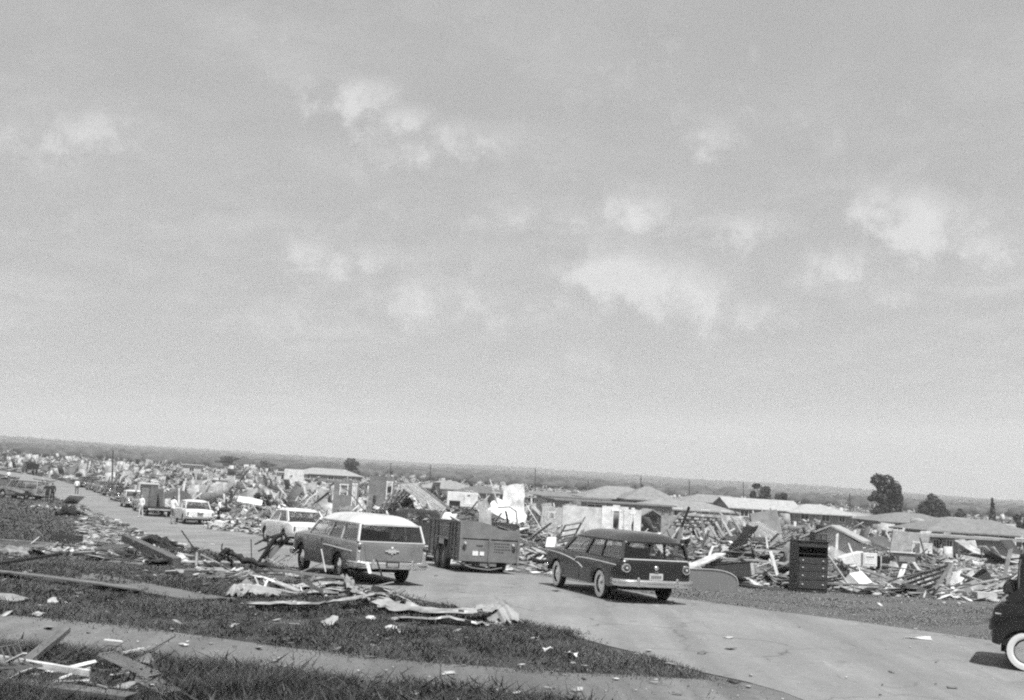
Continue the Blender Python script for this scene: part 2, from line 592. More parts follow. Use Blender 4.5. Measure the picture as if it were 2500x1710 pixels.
def road_material(name, lo, hi, speck):
    m = bpy.data.materials.new(name); m.use_nodes = True
    t = NT(m.node_tree); b = t.n['Principled BSDF']
    geo = t.node('ShaderNodeNewGeometry'); pos = geo.outputs['Position']
    mp = t.node('ShaderNodeMapping'); mp.inputs['Rotation'].default_value = (0, 0, rad(-32)); mp.inputs['Scale'].default_value = (1.0, 0.16, 1.0)
    t.l.new(pos, mp.inputs[0])
    st = t.noise(mp.outputs[0], 1.6, 6, 0.65, 0.3)
    big = t.noise(pos, 0.35, 4, 0.6); fi = t.noise(pos, 60.0, 3, 0.7); md = t.noise(pos, 7.0, 5, 0.65)
    c = t.mix(t.ramp(st, [(0.35, 0.0), (0.65, 1.0)]), lo, hi)
    c = t.mix(t.ramp(big, [(0.38, 0.45), (0.6, 0.0)]), c, lo * 0.75)
    c = t.mix(t.ramp(md, [(0.3, 0.4), (0.5, 0.0)]), c, lo * 0.6)
    c = t.mix(t.ramp(st, [(0.68, 0.0), (0.76, speck)]), c, 0.5)
    c = t.mix(t.ramp(fi, [(0.3, 0.45), (0.5, 0.0)]), c, lo * 0.5)
    vo = t.node('ShaderNodeTexVoronoi', feature='DISTANCE_TO_EDGE'); vo.inputs['Scale'].default_value = 0.42
    wp = t.node('ShaderNodeVectorMath', operation='ADD')
    nz = t.node('ShaderNodeTexNoise'); nz.inputs['Scale'].default_value = 1.3; nz.inputs['Detail'].default_value = 6
    t.l.new(pos, nz.inputs['Vector']); t.l.new(pos, wp.inputs[0]); t.l.new(nz.outputs[1], wp.inputs[1]); t.l.new(wp.outputs[0], vo.inputs['Vector'])
    gate = t.ramp(t.noise(pos, 0.25, 3, 0.6), [(0.45, 0.0), (0.6, 0.65)])
    c = t.mix(t.math('MULTIPLY', t.ramp(vo.outputs['Distance'], [(0.0, 1.0), (0.022, 0.0)]), gate), c, 0.05)
    tr = t.node('ShaderNodeMapping'); tr.inputs['Rotation'].default_value = (0, 0, rad(-30)); tr.inputs['Scale'].default_value = (0.9, 0.03, 1.0)
    t.l.new(pos, tr.inputs[0])
    c = t.mix(t.ramp(t.noise(tr.outputs[0], 1.2, 3, 0.5), [(0.36, 0.4), (0.5, 0.0)]), c, lo * 0.62)
    c = t.mix(t.ramp(t.noise(pos, 1.1, 7, 0.7, 1.0), [(0.64, 0.0), (0.72, 0.5)]), c, lo * 0.5)
    c = t.mix(t.ramp(t.noise(pos, 19.0, 3, 0.7), [(0.68, 0.0), (0.74, 0.7)]), c, 0.42)
    t.l.new(c, b.inputs['Base Color'])
    b.inputs['Roughness'].default_value = 0.9; b.inputs['Specular IOR Level'].default_value = 0.2
    bp = t.node('ShaderNodeBump'); bp.inputs['Strength'].default_value = 0.5; bp.inputs['Distance'].default_value = 0.01
    t.l.new(t.math('ADD', fi, md), bp.inputs['Height']); t.l.new(bp.outputs[0], b.inputs['Normal'])
    return m


def build_ground():
    ys = [-40, -20, -8, 0, 5]
    y = 8.0
    while y < 4600: ys.append(y); y += max(0.8, y * 0.028)
    nx = 120
    V = []
    for y in ys:
        hw = 45 + 0.62 * max(y, 0)
        x = np.linspace(-1, 1, nx + 1); x = np.sign(x) * np.abs(x) ** 1.15 * hw
        V.append(np.stack([x, np.full_like(x, y), Gn(x, np.full_like(x, y))], 1))
    V = np.concatenate(V)
    r, c = np.meshgrid(np.arange(len(ys) - 1), np.arange(nx), indexing='ij')
    a = (r * (nx + 1) + c).ravel()
    Fc = np.stack([a, a + 1, a + nx + 2, a + nx + 1], 1)
    return big_mesh('ground', V, Fc, ground_material(), 'structure', None, 4, True)


build_ground()
path_o, PATH_POLY = strip('path', PATH_UP, PATH_LOW, 0.006, road_material('gravel_path', .125, .195, .7), 90, 8, 1.2)
road_o, ROAD_POLY = strip('road', ROAD_FAR, ROAD_NEAR, 0.012, road_material('dusty_road', .215, .27, .6), 200, 10, .6)


# ------------------------------------------------------------------ vehicles
def add_wheel(root, x, y, r, w, side, white=False, hub=None, hubr=.55, z=None):
    """one wheel: tyre mesh as the part, whitewall and hubcap as sub-parts; side = +1 right, -1 left (outer face)"""
    z = r if z is None else z
    mb = MB()
    h = w / 2
    mb.lathe([(-h * .8, r * .60), (-h, r * .72), (-h * .95, r * .90), (-h * .6, r), (h * .6, r), (h * .95, r * .90), (h, r * .72), (h * .8, r * .60), (-h * .8, r * .60)], (x, y, z), 'X', 28)
    ty = mb.build('wheel', M_TYRE, root, 50)
    if white:
        MB().lathe([(side * (h - .002), r * .60), (side * (h + .006), r * .64), (side * (h + .010), r * .74), (side * (h * .97 + .008), r * .90)], (x, y, z), 'X', 28).build('whitewall', M_WHITEWALL, ty, 60)
    MB().lathe([(-side * h * .5, r * .61), (side * h * .6, r * .61), (side * h * .72, r * hubr), (side * h * .75, r * .42), (side * (h * 1.0), r * .30), (side * (h * 1.12), r * .12), (side * (h * 1.13), 0.001)], (x, y, z), 'X', 28).build('hubcap', hub or M_CHROME, ty, 40)
    return ty


def pickup_cab(root, m, bf, br):
    """rounded hollow cab with a small rear window"""
    N = 36

    def ring(a, b, zc, p, y):
        out = []
        for k in range(N):
            t = 2 * PI * k / N; c, s = math.cos(t), math.sin(t)
            out.append((a * math.copysign(abs(c) ** (2 / p), c), y, zc + b * math.copysign(abs(s) ** (2 / p), s)))
        return out
    sh = MB(); y0, y1 = br, bf - .25
    rings = [ring(.80, .40, 1.36, 3.6, y0 + .03), ring(.83, .43, 1.37, 3.8, y0 + .12), ring(.83, .43, 1.37, 3.8, (y0 + y1) / 2), ring(.80, .41, 1.36, 3.8, y1 - .1), ring(.77, .38, 1.34, 3.6, y1), ring(.72, .34, 1.34, 3.6, y1 - .03), ring(.74, .36, 1.34, 3.6, y0 + .15), ring(.74, .36, 1.34, 3.6, y0 + .06)]
    for r_ in rings: sh.v += r_
    for i in range(len(rings) - 1):
        for k in range(N): sh.f.append((i * N + k, i * N + (k + 1) % N, (i + 1) * N + (k + 1) % N, (i + 1) * N + k)); sh.m.append(0)
    sh.build('cab', m, root, 40)
    bk_ = MB(); o_, i_ = ring(.80, .40, 1.36, 3.6, y0 + .03), ring(.44, .17, 1.50, 6, y0 + .02)
    o2, i2 = ring(.76, .37, 1.36, 3.6, y0 + .07), ring(.44, .17, 1.50, 6, y0 + .07)
    for r_ in (o_, i_, i2, o2): bk_.v += r_
    for q in range(3):
        for k in range(N): bk_.f.append((q * N + k, q * N + (k + 1) % N, (q + 1) * N + (k + 1) % N, (q + 1) * N + k)); bk_.m.append(0)
    bk_.build('cab_back', m, root, 40)
    g = MB(); gq = ring(.43, .165, 1.50, 6, y0 + .045); g.v = gq; g.f = [tuple(range(N))]; g.m = [0]
    o = g.build('rear_window', GLASS, root); o.modifiers.new('thick', 'SOLIDIFY').thickness = .005
    g = MB(); g.v = ring(.72, .30, 1.38, 3.6, y1 - .03); g.f = [tuple(range(N))]; g.m = [0]
    o = g.build('windscreen', GLASS, root); o.modifiers.new('thick', 'SOLIDIFY').thickness = .005
    for s in (-1, 1):
        MB().box((s * .835, (y0 + y1) / 2 + .1, 1.48), (.012, .62, .34)).build('side_window', M_PANE_CAR, root)


M_PANE_CAR = mat('dark_car_pane', .02, .1)


def paint(name, v, var=.08, rough=.38, dirt=.28):
    return mat(name, v, rough, 0, var, 1.5, 0, False, 0, .5, .35, dirt=dirt)


def car(name, label, cat, mw, body_m, roof_m=None, kind='wagon', wb=2.92, ro=1.22, fo=.78, hw=.93, zb=.31, belt=None, zr=1.46, crown=.11,
        gh=None, tl='round', white=False, plate=M_PLATE_L, emblem='wing', trims=(), wheel_r=.345, detail=True, pill=.055, rear_bumper=True):
    root = thing(name, label, cat, mw)
    roof_m = roof_m or body_m
    y0, y1 = -ro, wb + fo
    L = y1 - y0
    wag = kind in ('wagon', 'van')
    belt = belt or ([(y0, .98), (y0 + .6, .99), (.8, 1.0), (wb - .6, 1.0), (wb, 1.0), (y1, .96)] if wag else [(y0, .86), (y0 + .3, .95), (.2, .99), (wb - .6, .99), (wb, .98), (y1, .94)])
    gh = gh or (dict(bf=wb - .42, br=y0 + .05, rf=wb - 1.0, rr=y0 + .20, div=[(.42, .42), (.68, .68)]) if wag else dict(bf=wb - .42, br=-.30, rf=wb - 1.05, rr=.28, div=[(.48, .50)]))
    bf, br, rf, rr = gh['bf'], gh['br'], gh['rf'], gh['rr']

    def hwid(y):
        e = min((y - y0) / .5, (y1 - y) / .42, 1.0)
        e = max(e, 0)
        return hw * (0.925 + 0.075 * math.sin(e * PI / 2))

    def bottom(y):
        z = zb + .12 * max(0, (y0 + .9 - y) / .9) ** 1.5 + .08 * max(0, (y - (y1 - .5)) / .5)
        for yw in (0.0, wb):
            R = wheel_r + .075
            if abs(y - yw) < R: z = max(z, wheel_r + math.sqrt(R * R - (y - yw) ** 2) * (.92 if yw else .84))
        return z
    ys = set(np.round(np.linspace(y0 + .1, y1 - .1, 34), 3)) | {round(y0, 3), round(y0 + .03, 3), round(y1 - .04, 3), round(y1, 3)}
    for yw in (0.0, wb):
        R = wheel_r + .075
        for k in range(11):
            ys.add(round(yw - R * math.cos(PI * k / 10) * .9995, 4))
    ys = sorted(ys)
    mb = MB(); rings = []
    for y in ys:
        w_, b_, s_ = hwid(y), bottom(y), lerp(belt, y)
        endf = 1.0
        if y <= y0 + .001: endf = .965
        if y >= y1 - .001: endf = .93
        w_ *= endf
        if y >= y1 - .05 or y <= y0 + .001: s_ -= .03
        cr = 0.0
        if y > bf: cr = .075 * min(1, (y - bf) / .3) * (1 - .5 * max(0, (y - wb) / fo))
        elif not wag and y < br: cr = .05 * min(1, (br - y) / .3) * min(1, (y - y0) / .4 + .2)
        h_ = s_ - b_
        pr = [(w_ * .95, b_), (w_ * .995, b_ + h_ * .22), (w_, b_ + h_ * .5), (w_ * .99, b_ + h_ * .78), (w_ * .975, s_ - .03), (w_ * .925, s_), (w_ * .80, s_ + .012 + cr * .35), (w_ * .45, s_ + .012 + cr * .9), (0, s_ + .012 + cr)]
        ring = [(x, y, z) for x, z in pr] + [(-x, y, z) for x, z in pr[-2::-1]]
        rings.append(ring)
    n = len(rings[0])
    for r_ in rings: mb.v += r_
    for i in range(len(rings) - 1):
        ym = (ys[i] + ys[i + 1]) / 2
        for k in range(n - 1):
            mb.f.append((i * n + k, i * n + k + 1, (i + 1) * n + k + 1, (i + 1) * n + k))
            mb.m.append(1 if (br + .05 < ym < bf - .05 and 5 < k < n - 7) else 0)
    mb.f.append(tuple(range(n))); mb.m.append(0)
    mb.f.append(tuple(len(rings) * n - n + k for k in range(n))[::-1]); mb.m.append(0)
    mb.build('body', [body_m, M_INT], root, 32)
    # underside
    MB().box((0, wb / 2 - .1, .40), (hw * 1.35, L - .7, .24)).box((0, wb / 2, .52), (hw * 1.88, wb - .95, .36)).box((0, y0 + .45, .56), (hw * 1.8, .6, .3)).box((0, y1 - .3, .56), (hw * 1.7, .4, .3)).bar((-.7, 0, wheel_r), (.7, 0, wheel_r), .12, .12).build('underbody', M_BLACK, root)
    if kind == 'pickup':
        pickup_cab(root, body_m, bf, br)
    # roof
    wr = hw * (.80 if wag else .755); wbt = hw * (.885 if wag else .86)
    skip = kind == 'pickup'
    nu, nv = 12, 18
    mb = MB()
    for lay in (0, 1):
        for j in range(nv + 1):
            v = j / nv; y = rr - .05 + (rf + .06 - rr + .05) * v
            e = abs(2 * v - 1)
            ww = (wr + .045) * (1 - .13 * e ** 7)
            for i in range(nu + 1):
                u = -1 + 2 * i / nu
                z = zr + .012 + crown * (1 - abs(u) ** 4.0) * (1 - e ** 7)
                bow = .05 * (1 - u * u) * (1 if v > .5 else -1) * e ** 6
                mb.v.append((u * ww, y + bow, z if lay == 0 else zr - .028))
    N = (nu + 1) * (nv + 1)
    for lay in (0, 1):
        for j in range(nv):
            for i in range(nu):
                a = lay * N + j * (nu + 1) + i
                mb.f.append((a, a + 1, a + nu + 2, a + nu + 1)); mb.m.append(0)
    rim = [i for i in range(nu + 1)] + [j * (nu + 1) + nu for j in range(1, nv + 1)] + [nv * (nu + 1) + i for i in range(nu - 1, -1, -1)] + [j * (nu + 1) for j in range(nv - 1, 0, -1)]
    for a, b in zip(rim, rim[1:] + rim[:1]):
        mb.f.append((a, b, b + N, a + N)); mb.m.append(0)
    if not skip: mb.build('roof', roof_m, root, 40)
    # pillars and panes
    zt = zr - .02
    zbel = lambda y: lerp(belt, y) + .005

    def line(s, yb, yt): return Vector((s * wbt, yb, zbel(yb))), Vector((s * wr, yt, zt))
    fr = [(bf, rf)] + [(bf + (br - bf) * a, rf + (rr - rf) * b) for a, b in gh['div']] + [(br, rr)]
    for s in (() if skip else (-1, 1)):
        for i, (yb, yt) in enumerate(fr):
            A, B = line(s, yb, yt)
            wd = pill * (1.5 if i in (0, len(fr) - 1) else 1.0)
            if kind == 'sedan' and i == len(fr) - 1: wd = pill * 3.4
            o = MB().bar(A, B + Vector((0, 0, .01)), .045, wd, 0, (0, 1, 0)).build('pillar', roof_m, root)
            bevel(o, .012)
        for (b0, t0), (b1, t1) in zip(fr, fr[1:]):
            A, B = line(s, b0, t0); C, D = line(s, b1, t1)
            MB().pane([A, C, D, B], .006 * s).build('side_window', GLASS, root)
    for (yb, yt, nm) in (() if skip else ((bf, rf, 'windscreen'), (br, rr, 'rear_window'))):
        A, B = line(-1, yb, yt); C, D = line(1, yb, yt)
        k = .94
        MB().pane([A, C, D, B], .006).build(nm, GLASS, root)
        if detail:
            f = MB()
            off = Vector((0, .02 if nm == 'windscreen' else -.03, .015))
            for a, b in ((A, C), (B, D), (A, B), (C, D)): f.bar(a * 1.0 + off, b * 1.0 + off, .025, .03, 0, (0, 1, 0))
            f.build('window_frame', M_BRIGHT if white or emblem == 'wing' else roof_m, root)
    # seats and steering wheel
    for yy in ([bf - .95, bf - 1.9] if kind != 'pickup' else [bf - .85]):
        if yy < br + .2: continue
        o = MB().box((0, yy, 1.0), (hw * 1.35, .18, .36)).build('seat', M_INT, root); bevel(o, .06, 3)
    pts = [(-.36 + .19 * math.cos(a), bf - .42 - .07 * math.sin(a), zbel(bf) + .06 + .17 * math.sin(a)) for a in [2 * PI * k / 20 for k in range(21)]]
    MB().tube(pts, .014, 6).bar(pts[0], pts[10], .02, .02).build('steering_wheel', M_BLACK, root, 60)
    # bumpers
    for (yb, nm, sg) in ((y0 - .06, 'rear_bumper', -1), (y1 + .06, 'front_bumper', 1)):
        if nm == 'rear_bumper' and not rear_bumper: continue
        zc = .47
        mb = MB()
        path = [(-hw * 1.0, yb - sg * .42), (-hw * 1.01, yb - sg * .16), (-hw * .93, yb - sg * .03), (-hw * .6, yb + sg * .02), (0, yb + sg * .035)]
        path = path + [(-x, y) for x, y in path[-2::-1]]
        pr = [(-.02, -.085), (.025, -.07), (.045, -.02), (.03, .015), (.045, .05), (.02, .085), (-.02, .09)]
        for i, (x, y) in enumerate(path):
            a = Vector(path[max(i - 1, 0)]); b = Vector(path[min(i + 1, len(path) - 1)])
            d = (b - a).normalized(); nn = Vector((d.y, -d.x)) * -sg
            nn = Vector((-d.y, d.x)) * sg
            for (o_, h_) in pr: mb.v.append((x + nn.x * o_, y + nn.y * o_, zc + h_))
        q = len(pr)
        for i in range(len(path) - 1):
            for k in range(q - 1):
                mb.f.append((i * q + k, i * q + k + 1, (i + 1) * q + k + 1, (i + 1) * q + k)); mb.m.append(0)
        bo = mb.build(nm, M_CHROME, root, 50)
        sm = bo.modifiers.new('thick', 'SOLIDIFY'); sm.thickness = .012
        for s in (-1, 1):
            o = MB().box((s * .48, yb + sg * .07, zc + .03), (.09, .09, .22), None, 0, .7).build('bumper_guard', M_CHROME, root); bevel(o, .025, 3)
    # lamps
    ht = lerp(belt, y0)
    for s in (-1, 1):
        if tl == 'round':
            z, x = .80, s * hw * .80
            o = MB().lathe([(y0 + .12, .105), (y0 - .04, .105), (y0 - .055, .095), (y0 - .05, .075)], (x, 0, z), 'Y', 20).build('tail_light', M_CHROME, root, 40)
            MB().lathe([(y0 - .045, .078), (y0 - .07, .055), (y0 - .075, .001)], (x, 0, z), 'Y', 20).build('lens', M_LENS, o, 40)
            MB().lathe([(y0 - .072, .03), (y0 - .085, .02), (y0 - .086, .001)], (x, 0, z), 'Y', 14).build('lens_centre', M_LAMP, o, 40)
        elif tl == 'fin':
            x = s * hw * .875
            o = MB().box((x, y0 - .01, .70), (.11, .10, .30), None, 0, .8).build('tail_light', M_CHROME, root); bevel(o, .03, 3)
            bevel(MB().ball((x, y0 - .05, .865), (.045, .05, .06), 0, 2).build('lens', M_LENS, o, 60), .001)
            MB().ball((x, y0 - .05, .77), (.035, .04, .035), 0, 2).build('reversing_lens', M_LAMP, o, 60)
        else:
            x = s * hw * .84
            o = MB().box((x, y0 - .015, .74), (.09, .08, .2), None, 0, .7).build('tail_light', M_LENS, root); bevel(o, .025, 3)
        # headlamps
        o = MB().lathe([(y1 - .12, .12), (y1 + .0, .118), (y1 + .02, .105), (y1 + .01, .09)], (s * hw * .74, 0, .78), 'Y', 20).build('headlight', M_CHROME, root, 40)
        MB().lathe([(y1 + .005, .095), (y1 + .035, .06), (y1 + .045, .001)], (s * hw * .74, 0, .78), 'Y', 20).build('lens', M_LAMP, o, 50)
    # grille
    g = MB()
    for k in range(5): g.box((0, y1 + .005, .58 + k * .055), (hw * 1.15, .03, .02))
    for k in range(9): g.box((-hw * .55 + k * hw * .1375, y1 + .003, .69), (.014, .025, .26))
    g.build('grille', M_CHROME, root)
    # tailgate or boot lid outline, plate, emblem, handle
    if wag:
        o = MB().hexa([(-hw * .66, y0 - .014, .56), (hw * .66, y0 - .014, .56), (hw * .66, y0 + .02, .56), (-hw * .66, y0 + .02, .56), (-hw * .74, y0 - .010, .935), (hw * .74, y0 - .010, .935), (hw * .74, y0 + .02, .935), (-hw * .74, y0 + .02, .935)]).build('tailgate', body_m, root)
        bevel(o, .01, 2)
        MB().box((0, y0 - .02, .545), (hw * 1.36, .02, .014)).build('tailgate_seam', M_BLACK, root)
    pz = .62 if kind != 'wagon' or tl == 'round' else .50
    py = y0 - .03 if pz > .55 else y0 - .125
    o = MB().box((0, py, pz), (.34, .02, .16)).build('licence_plate', plate, root); bevel(o, .008)
    for k in range(6):
        MB().box((-.11 + k * .044, py - .012, pz), (.026, .004, .07)).build('plate_mark', M_PLATE_L if plate is M_PLATE_D else M_PLATE_D, o)
    if emblem == 'wing':
        e = MB()
        e.bar((-.17, y0 - .03, .80), (.17, y0 - .03, .80), .025, .022).bar((-.09, y0 - .03, .83), (.09, y0 - .03, .83), .02, .018).bar((-.1, y0 - .03, .77), (.1, y0 - .03, .77), .02, .018).ball((0, y0 - .035, .875), (.035, .025, .03), 0, 1).ball((0, y0 - .035, .735), (.02, .02, .02), 0, 1)
        e.build('tailgate_emblem', M_BRIGHT, root, 40)
    elif emblem == 'vee':
        MB().bar((-.2, y0 - .03, .80), (0, y0 - .035, .755), .03, .03).bar((0, y0 - .035, .755), (.2, y0 - .03, .80), .03, .03).build('boot_emblem', M_LENS if body_m.name.startswith('white') else M_CHROME, root)
    else:
        o = MB().ball((0, y0 - .03, .82), (.06, .025, .055), 0, 2).build('tailgate_emblem', M_CHROME, root, 60)
        MB().box((0, y0 - .03, .725), (.1, .04, .035)).build('handle', M_CHROME, root)
    # side trims and door seams, handles
    for path in trims:
        for s in (-1, 1):
            MB().tube([(s * (hwid(y) * (1.0 if z < .86 else .985) + .004), y, z) for y, z in path], .013, 6).build('side_trim', M_BRIGHT, root, 60)
    if detail:
        for s in (-1, 1):
            for yd in (wb - .62, wb - 1.72):
                MB().bar((s * (hw + .001), yd, .36), (s * (hw * .985 + .001), yd, .95), .008, .008).build('door_seam', M_BLACK, root)
            for yd in (wb - 1.58,):
                MB().bar((s * (hw + .018), yd - .07, .88), (s * (hw + .018), yd + .07, .88), .02, .022).build('door_handle', M_CHROME, root)
    for yw in (0.0, wb):
        for s in (-1, 1): add_wheel(root, s * (hw - .155), yw, wheel_r, .17, s, white)
    return root


P_GREY = paint('grey_car_paint', .185, .05)
P_CREAM = paint('cream_roof_paint', .66, .03)
P_DARK = paint('dark_green_paint', .020, .05, .3, .1)
P_WHITE = paint('white_car_paint', .76, .03)
P_BLACK = paint('black_car_paint', .010, .05, .2, .1)
P_MID = paint('mid_grey_paint', .20, .05)
P_LIGHT = paint('light_grey_paint', .42, .05)
P_OLIVE = mat('olive_truck_paint', .175, .6, 0, .12, 2, 0, dirt=.3)
P_TRUCK = mat('dark_truck_paint', .045, .5, 0, .1, 2, 0, dirt=.1)

ra = lambda px, py, psi: frame(W(px, py), psi)
# near wagon, two-tone
car('station_wagon', 'two-tone grey station wagon with a pale roof beside the torn metal strips', 'station wagon', ra(905, 1420, 27), P_GREY, P_CREAM, 'wagon', tl='fin', plate=M_PLATE_D,
    emblem='wing', trims=[[(1.0, .80), (.4, .795), (-.3, .78), (-1.0, .765)]], zr=1.40, crown=.20)
# near wagon, dark
car('station_wagon', 'dark station wagon with whitewall tyres and swooping chrome side trim', 'station wagon', ra(1544, 1464, 18), P_DARK, P_DARK, 'wagon', tl='round', white=True, plate=M_PLATE_L,
    emblem='round', trims=[[(3.6, .90), (3.2, .905), (2.6, .885), (2.0, .84), (1.5, .78), (1.15, .71), (.95, .64)], [(1.5, .78), (1.42, .84), (1.25, .875), (.6, .885), (-.2, .87), (-1.0, .85)]],
    pill=.085, zr=1.385, crown=.20, gh=dict(bf=2.5, br=-1.17, rf=1.94, rr=-1.03, div=[(.40, .40), (.66, .66)]))
# white saloon just ahead of the grey wagon
car('saloon_car', 'white saloon with a wraparound rear window ahead of the grey station wagon', 'car', ra(738, 1333, 27), P_WHITE, P_WHITE, 'sedan', tl='low', plate=M_PLATE_L, emblem='vee', detail=False)
# white saloon further up
car('saloon_car', 'white saloon with grey front fender, a man in a white shirt at its flank', 'car', ra(478, 1281, 25), P_WHITE, P_WHITE, 'sedan', tl='low', plate=M_PLATE_D, emblem='vee', detail=False)
# oncoming cars by the kerb
car('saloon_car', 'dark saloon with pale roof and bright chrome grille facing down the road', 'car', ra(318, 1238, 205), P_MID, P_CREAM, 'sedan', detail=False)
car('saloon_car', 'pale grey car half hidden behind the box truck', 'car', ra(352, 1249, 207), P_LIGHT, P_LIGHT, 'sedan', detail=False)
car('saloon_car', 'grey car with bright headlamps facing down the far bend of the road', 'car', ra(246, 1203, 210), P_MID, P_MID, 'sedan', detail=False)
car('saloon_car', 'black car farthest up the road, just behind the grey car with bright headlamps', 'car', ra(203, 1190, 212), P_BLACK, P_BLACK, 'sedan', detail=False)


car('saloon_car', 'black car tucked behind the saloon with the bright chrome grille', 'car', ra(290, 1222, 207), P_BLACK, P_BLACK, 'sedan', detail=False)


car('saloon_car', 'dark car half hidden behind the grey car with bright headlamps', 'car', ra(268, 1211, 208), P_DARK, P_DARK, 'sedan', detail=False)
car('saloon_car', 'mid-grey car between the farthest black car and the bend', 'car', ra(226, 1197, 211), P_MID, P_BLACK, 'sedan', detail=False)


def pickup(label, mw, body_m, wb=3.0):
    """a pickup cab from behind with a stake bed"""
    r = car('pickup_truck', label, 'pickup truck', mw, body_m, body_m, 'pickup', wb=wb, ro=1.0, fo=.75, hw=.93, belt=[(-1.0, .86), (.9, .88), (1.15, 1.16), (wb - .55, 1.16), (wb, 1.08), (wb + .75, .98)],
            zr=1.62, crown=.19, gh=dict(bf=wb - .75, br=1.12, rf=wb - 1.02, rr=1.16, div=[(.55, .55)]), tl='low', emblem='none', wheel_r=.38, zb=.42, detail=False)
    b = MB()
    for s in (-1, 1): b.box((s * .88, .02, 1.02), (.05, 2.0, .34))
    b.box((0, -.97, 1.02), (1.75, .05, .34)).build('bed_sides', body_m, r)
    return r


pk = frame(on(1043, 42.3), 20)
pickup('dark pickup truck with a rounded cab pulling the plank trailer', pk, P_TRUCK)


def trailer(mw):
    r = thing('trailer', 'grey plank-sided tandem trailer hitched behind the dark pickup truck', 'trailer', mw)
    Wd, Ln, z0 = .86, 3.9, .36
    # floor and frame
    MB().box((0, Ln / 2, z0 + .03), (2 * Wd, Ln, .08)).box((0, Ln / 2, z0 - .08), (.5, Ln, .12)).build('bed', P_OLIVE, r)
    hgt = lambda y: 1.02 + .05 * y / Ln
    for s in (-1, 1):
        # boards
        for k in range(6):
            z = z0 + .10 + k * .17
            y_a = 0.05; y_b = Ln - .03
            if k < 3:   # broken by the wheel opening
                for (a, b) in ((y_a, 1.25), (2.75, y_b)):
                    bevel(MB().box((s * Wd, (a + b) / 2, z + .075), (.035, b - a, .155)).build('side_board', P_OLIVE, r), .006)
            else:
                bevel(MB().box((s * Wd, (y_a + y_b) / 2, z + .075), (.035, y_b - y_a, .155)).build('side_board', P_OLIVE, r), .006)
        for y in (.08, .55, .95, 1.28, 2.72, 3.2, 3.8):
            bevel(MB().box((s * (Wd + .035), y, z0 + .55), (.05, .07, 1.12)).build('stake', P_OLIVE, r), .006)
        MB().box((s * (Wd + .02), Ln / 2, z0 + 1.10), (.08, Ln, .05)).build('top_rail', P_OLIVE, r)
        MB().box((s * (Wd + .06), 2.0, .93), (.16, 1.5, .03)).build('mudguard', P_OLIVE, r)
        for y in (1.62, 2.40): add_wheel(r, s * (Wd + .02), y, .37, .19, s, False, P_OLIVE)
    MB().box((0, 2.0, .66), (2 * Wd - .3, 1.3, .5)).build('wheel_well', M_BLACK, r)
    MB().box((0, Ln, z0 + .55), (2 * Wd, .04, 1.1)).build('front_board', P_OLIVE, r)
    # tail: lower gate, slot, upper panel whose top sags to one side
    bevel(MB().box((0, -.01, z0 + .29), (2 * Wd + .1, .05, .62)).build('tailgate', P_OLIVE, r), .01)
    MB().box((0, .02, z0 + .625), (2 * Wd, .03, .03)).build('tailgate_gap', M_BLACK, r)
    zt = z0 + .645
    up = MB()
    N = 14
    for i in range(N):
        a, b = -1 + 2 * i / N, -1 + 2 * (i + 1) / N
        top = lambda u: z0 + 1.12 - .22 * (1 / (1 + math.exp(-(u - .2) * 5))) - .02 * math.sin(u * 5)
        up.hexa([(a * (Wd + .05), -.03, zt), (b * (Wd + .05), -.03, zt), (b * (Wd + .05), .02, zt), (a * (Wd + .05), .02, zt), (a * (Wd + .05), -.03, top(a)), (b * (Wd + .05), -.03, top(b)), (b * (Wd + .05), .02, top(b)), (a * (Wd + .05), .02, top(a))])
    up.build('upper_gate', P_OLIVE, r)
    for x in (-Wd - .02, .0, Wd + .02): bevel(MB().box((x, -.055, z0 + .33), (.07, .04, .72)).build('gate_post', P_OLIVE, r), .008)
    for x in (-.74, .72):
        MB().lathe([(-.10, .001), (-.098, .03), (-.05, .045)], (x, 0, z0 + .5), 'Y', 14).build('reflector', M_LAMP, r, 60)
        MB().lathe([(-.09, .001), (-.085, .05), (-.05, .06)], (x + (.02 if x > 0 else -.02), 0, z0 + .40), 'Y', 14).build('tail_lamp', M_LENS, r, 60)
    MB().box((-.42, -.045, z0 + .22), (.17, .012, .13)).box((-.22, -.045, z0 + .22), (.13, .012, .11)).build('white_plate', M_WHITEWALL, r)
    # stencilled lines, too worn to read
    t = MB()
    rr_ = random.Random(4)
    for row, (z, n) in enumerate(((.52, 7), (.44, 6), (.36, 7), (.28, 4))):
        x = .14
        for k in range(n):
            w = rr_.uniform(.03, .09); t.box((x + w / 2, -.0385, z0 + z), (w, .004, .035)); x += w + .02
            if x > .66: break
    t.box((-.30, -.0385, z0 + .44), (.2, .004, .05))
    t.build('stencilled_lines', mat('stencil_ink', .05, .8), r)
    # tongue and chain
    MB().bar((-.5, Ln, z0 - .05), (0, Ln + 1.1, z0 + .05), .08, .1).bar((.5, Ln, z0 - .05), (0, Ln + 1.1, z0 + .05), .08, .1).build('tow_tongue', P_OLIVE, r)
    MB().tube([(-.9, .2, .30), (-.5, -.1, .16), (0, -.12, .12), (.4, -.1, .2)], .02, 6).build('loose_strap', P_OLIVE, r, 60)
    # bent hoop at the back corner
    MB().tube([(Wd - .05, .25, z0 + .6), (Wd + .02, .22, z0 + 1.2), (Wd - .04, .2, z0 + 1.5), (Wd - .25, .2, z0 + 1.62), (Wd - .6, .22, z0 + 1.58)], .028, 8).build('hoop', M_METAL, r, 60)
    return r


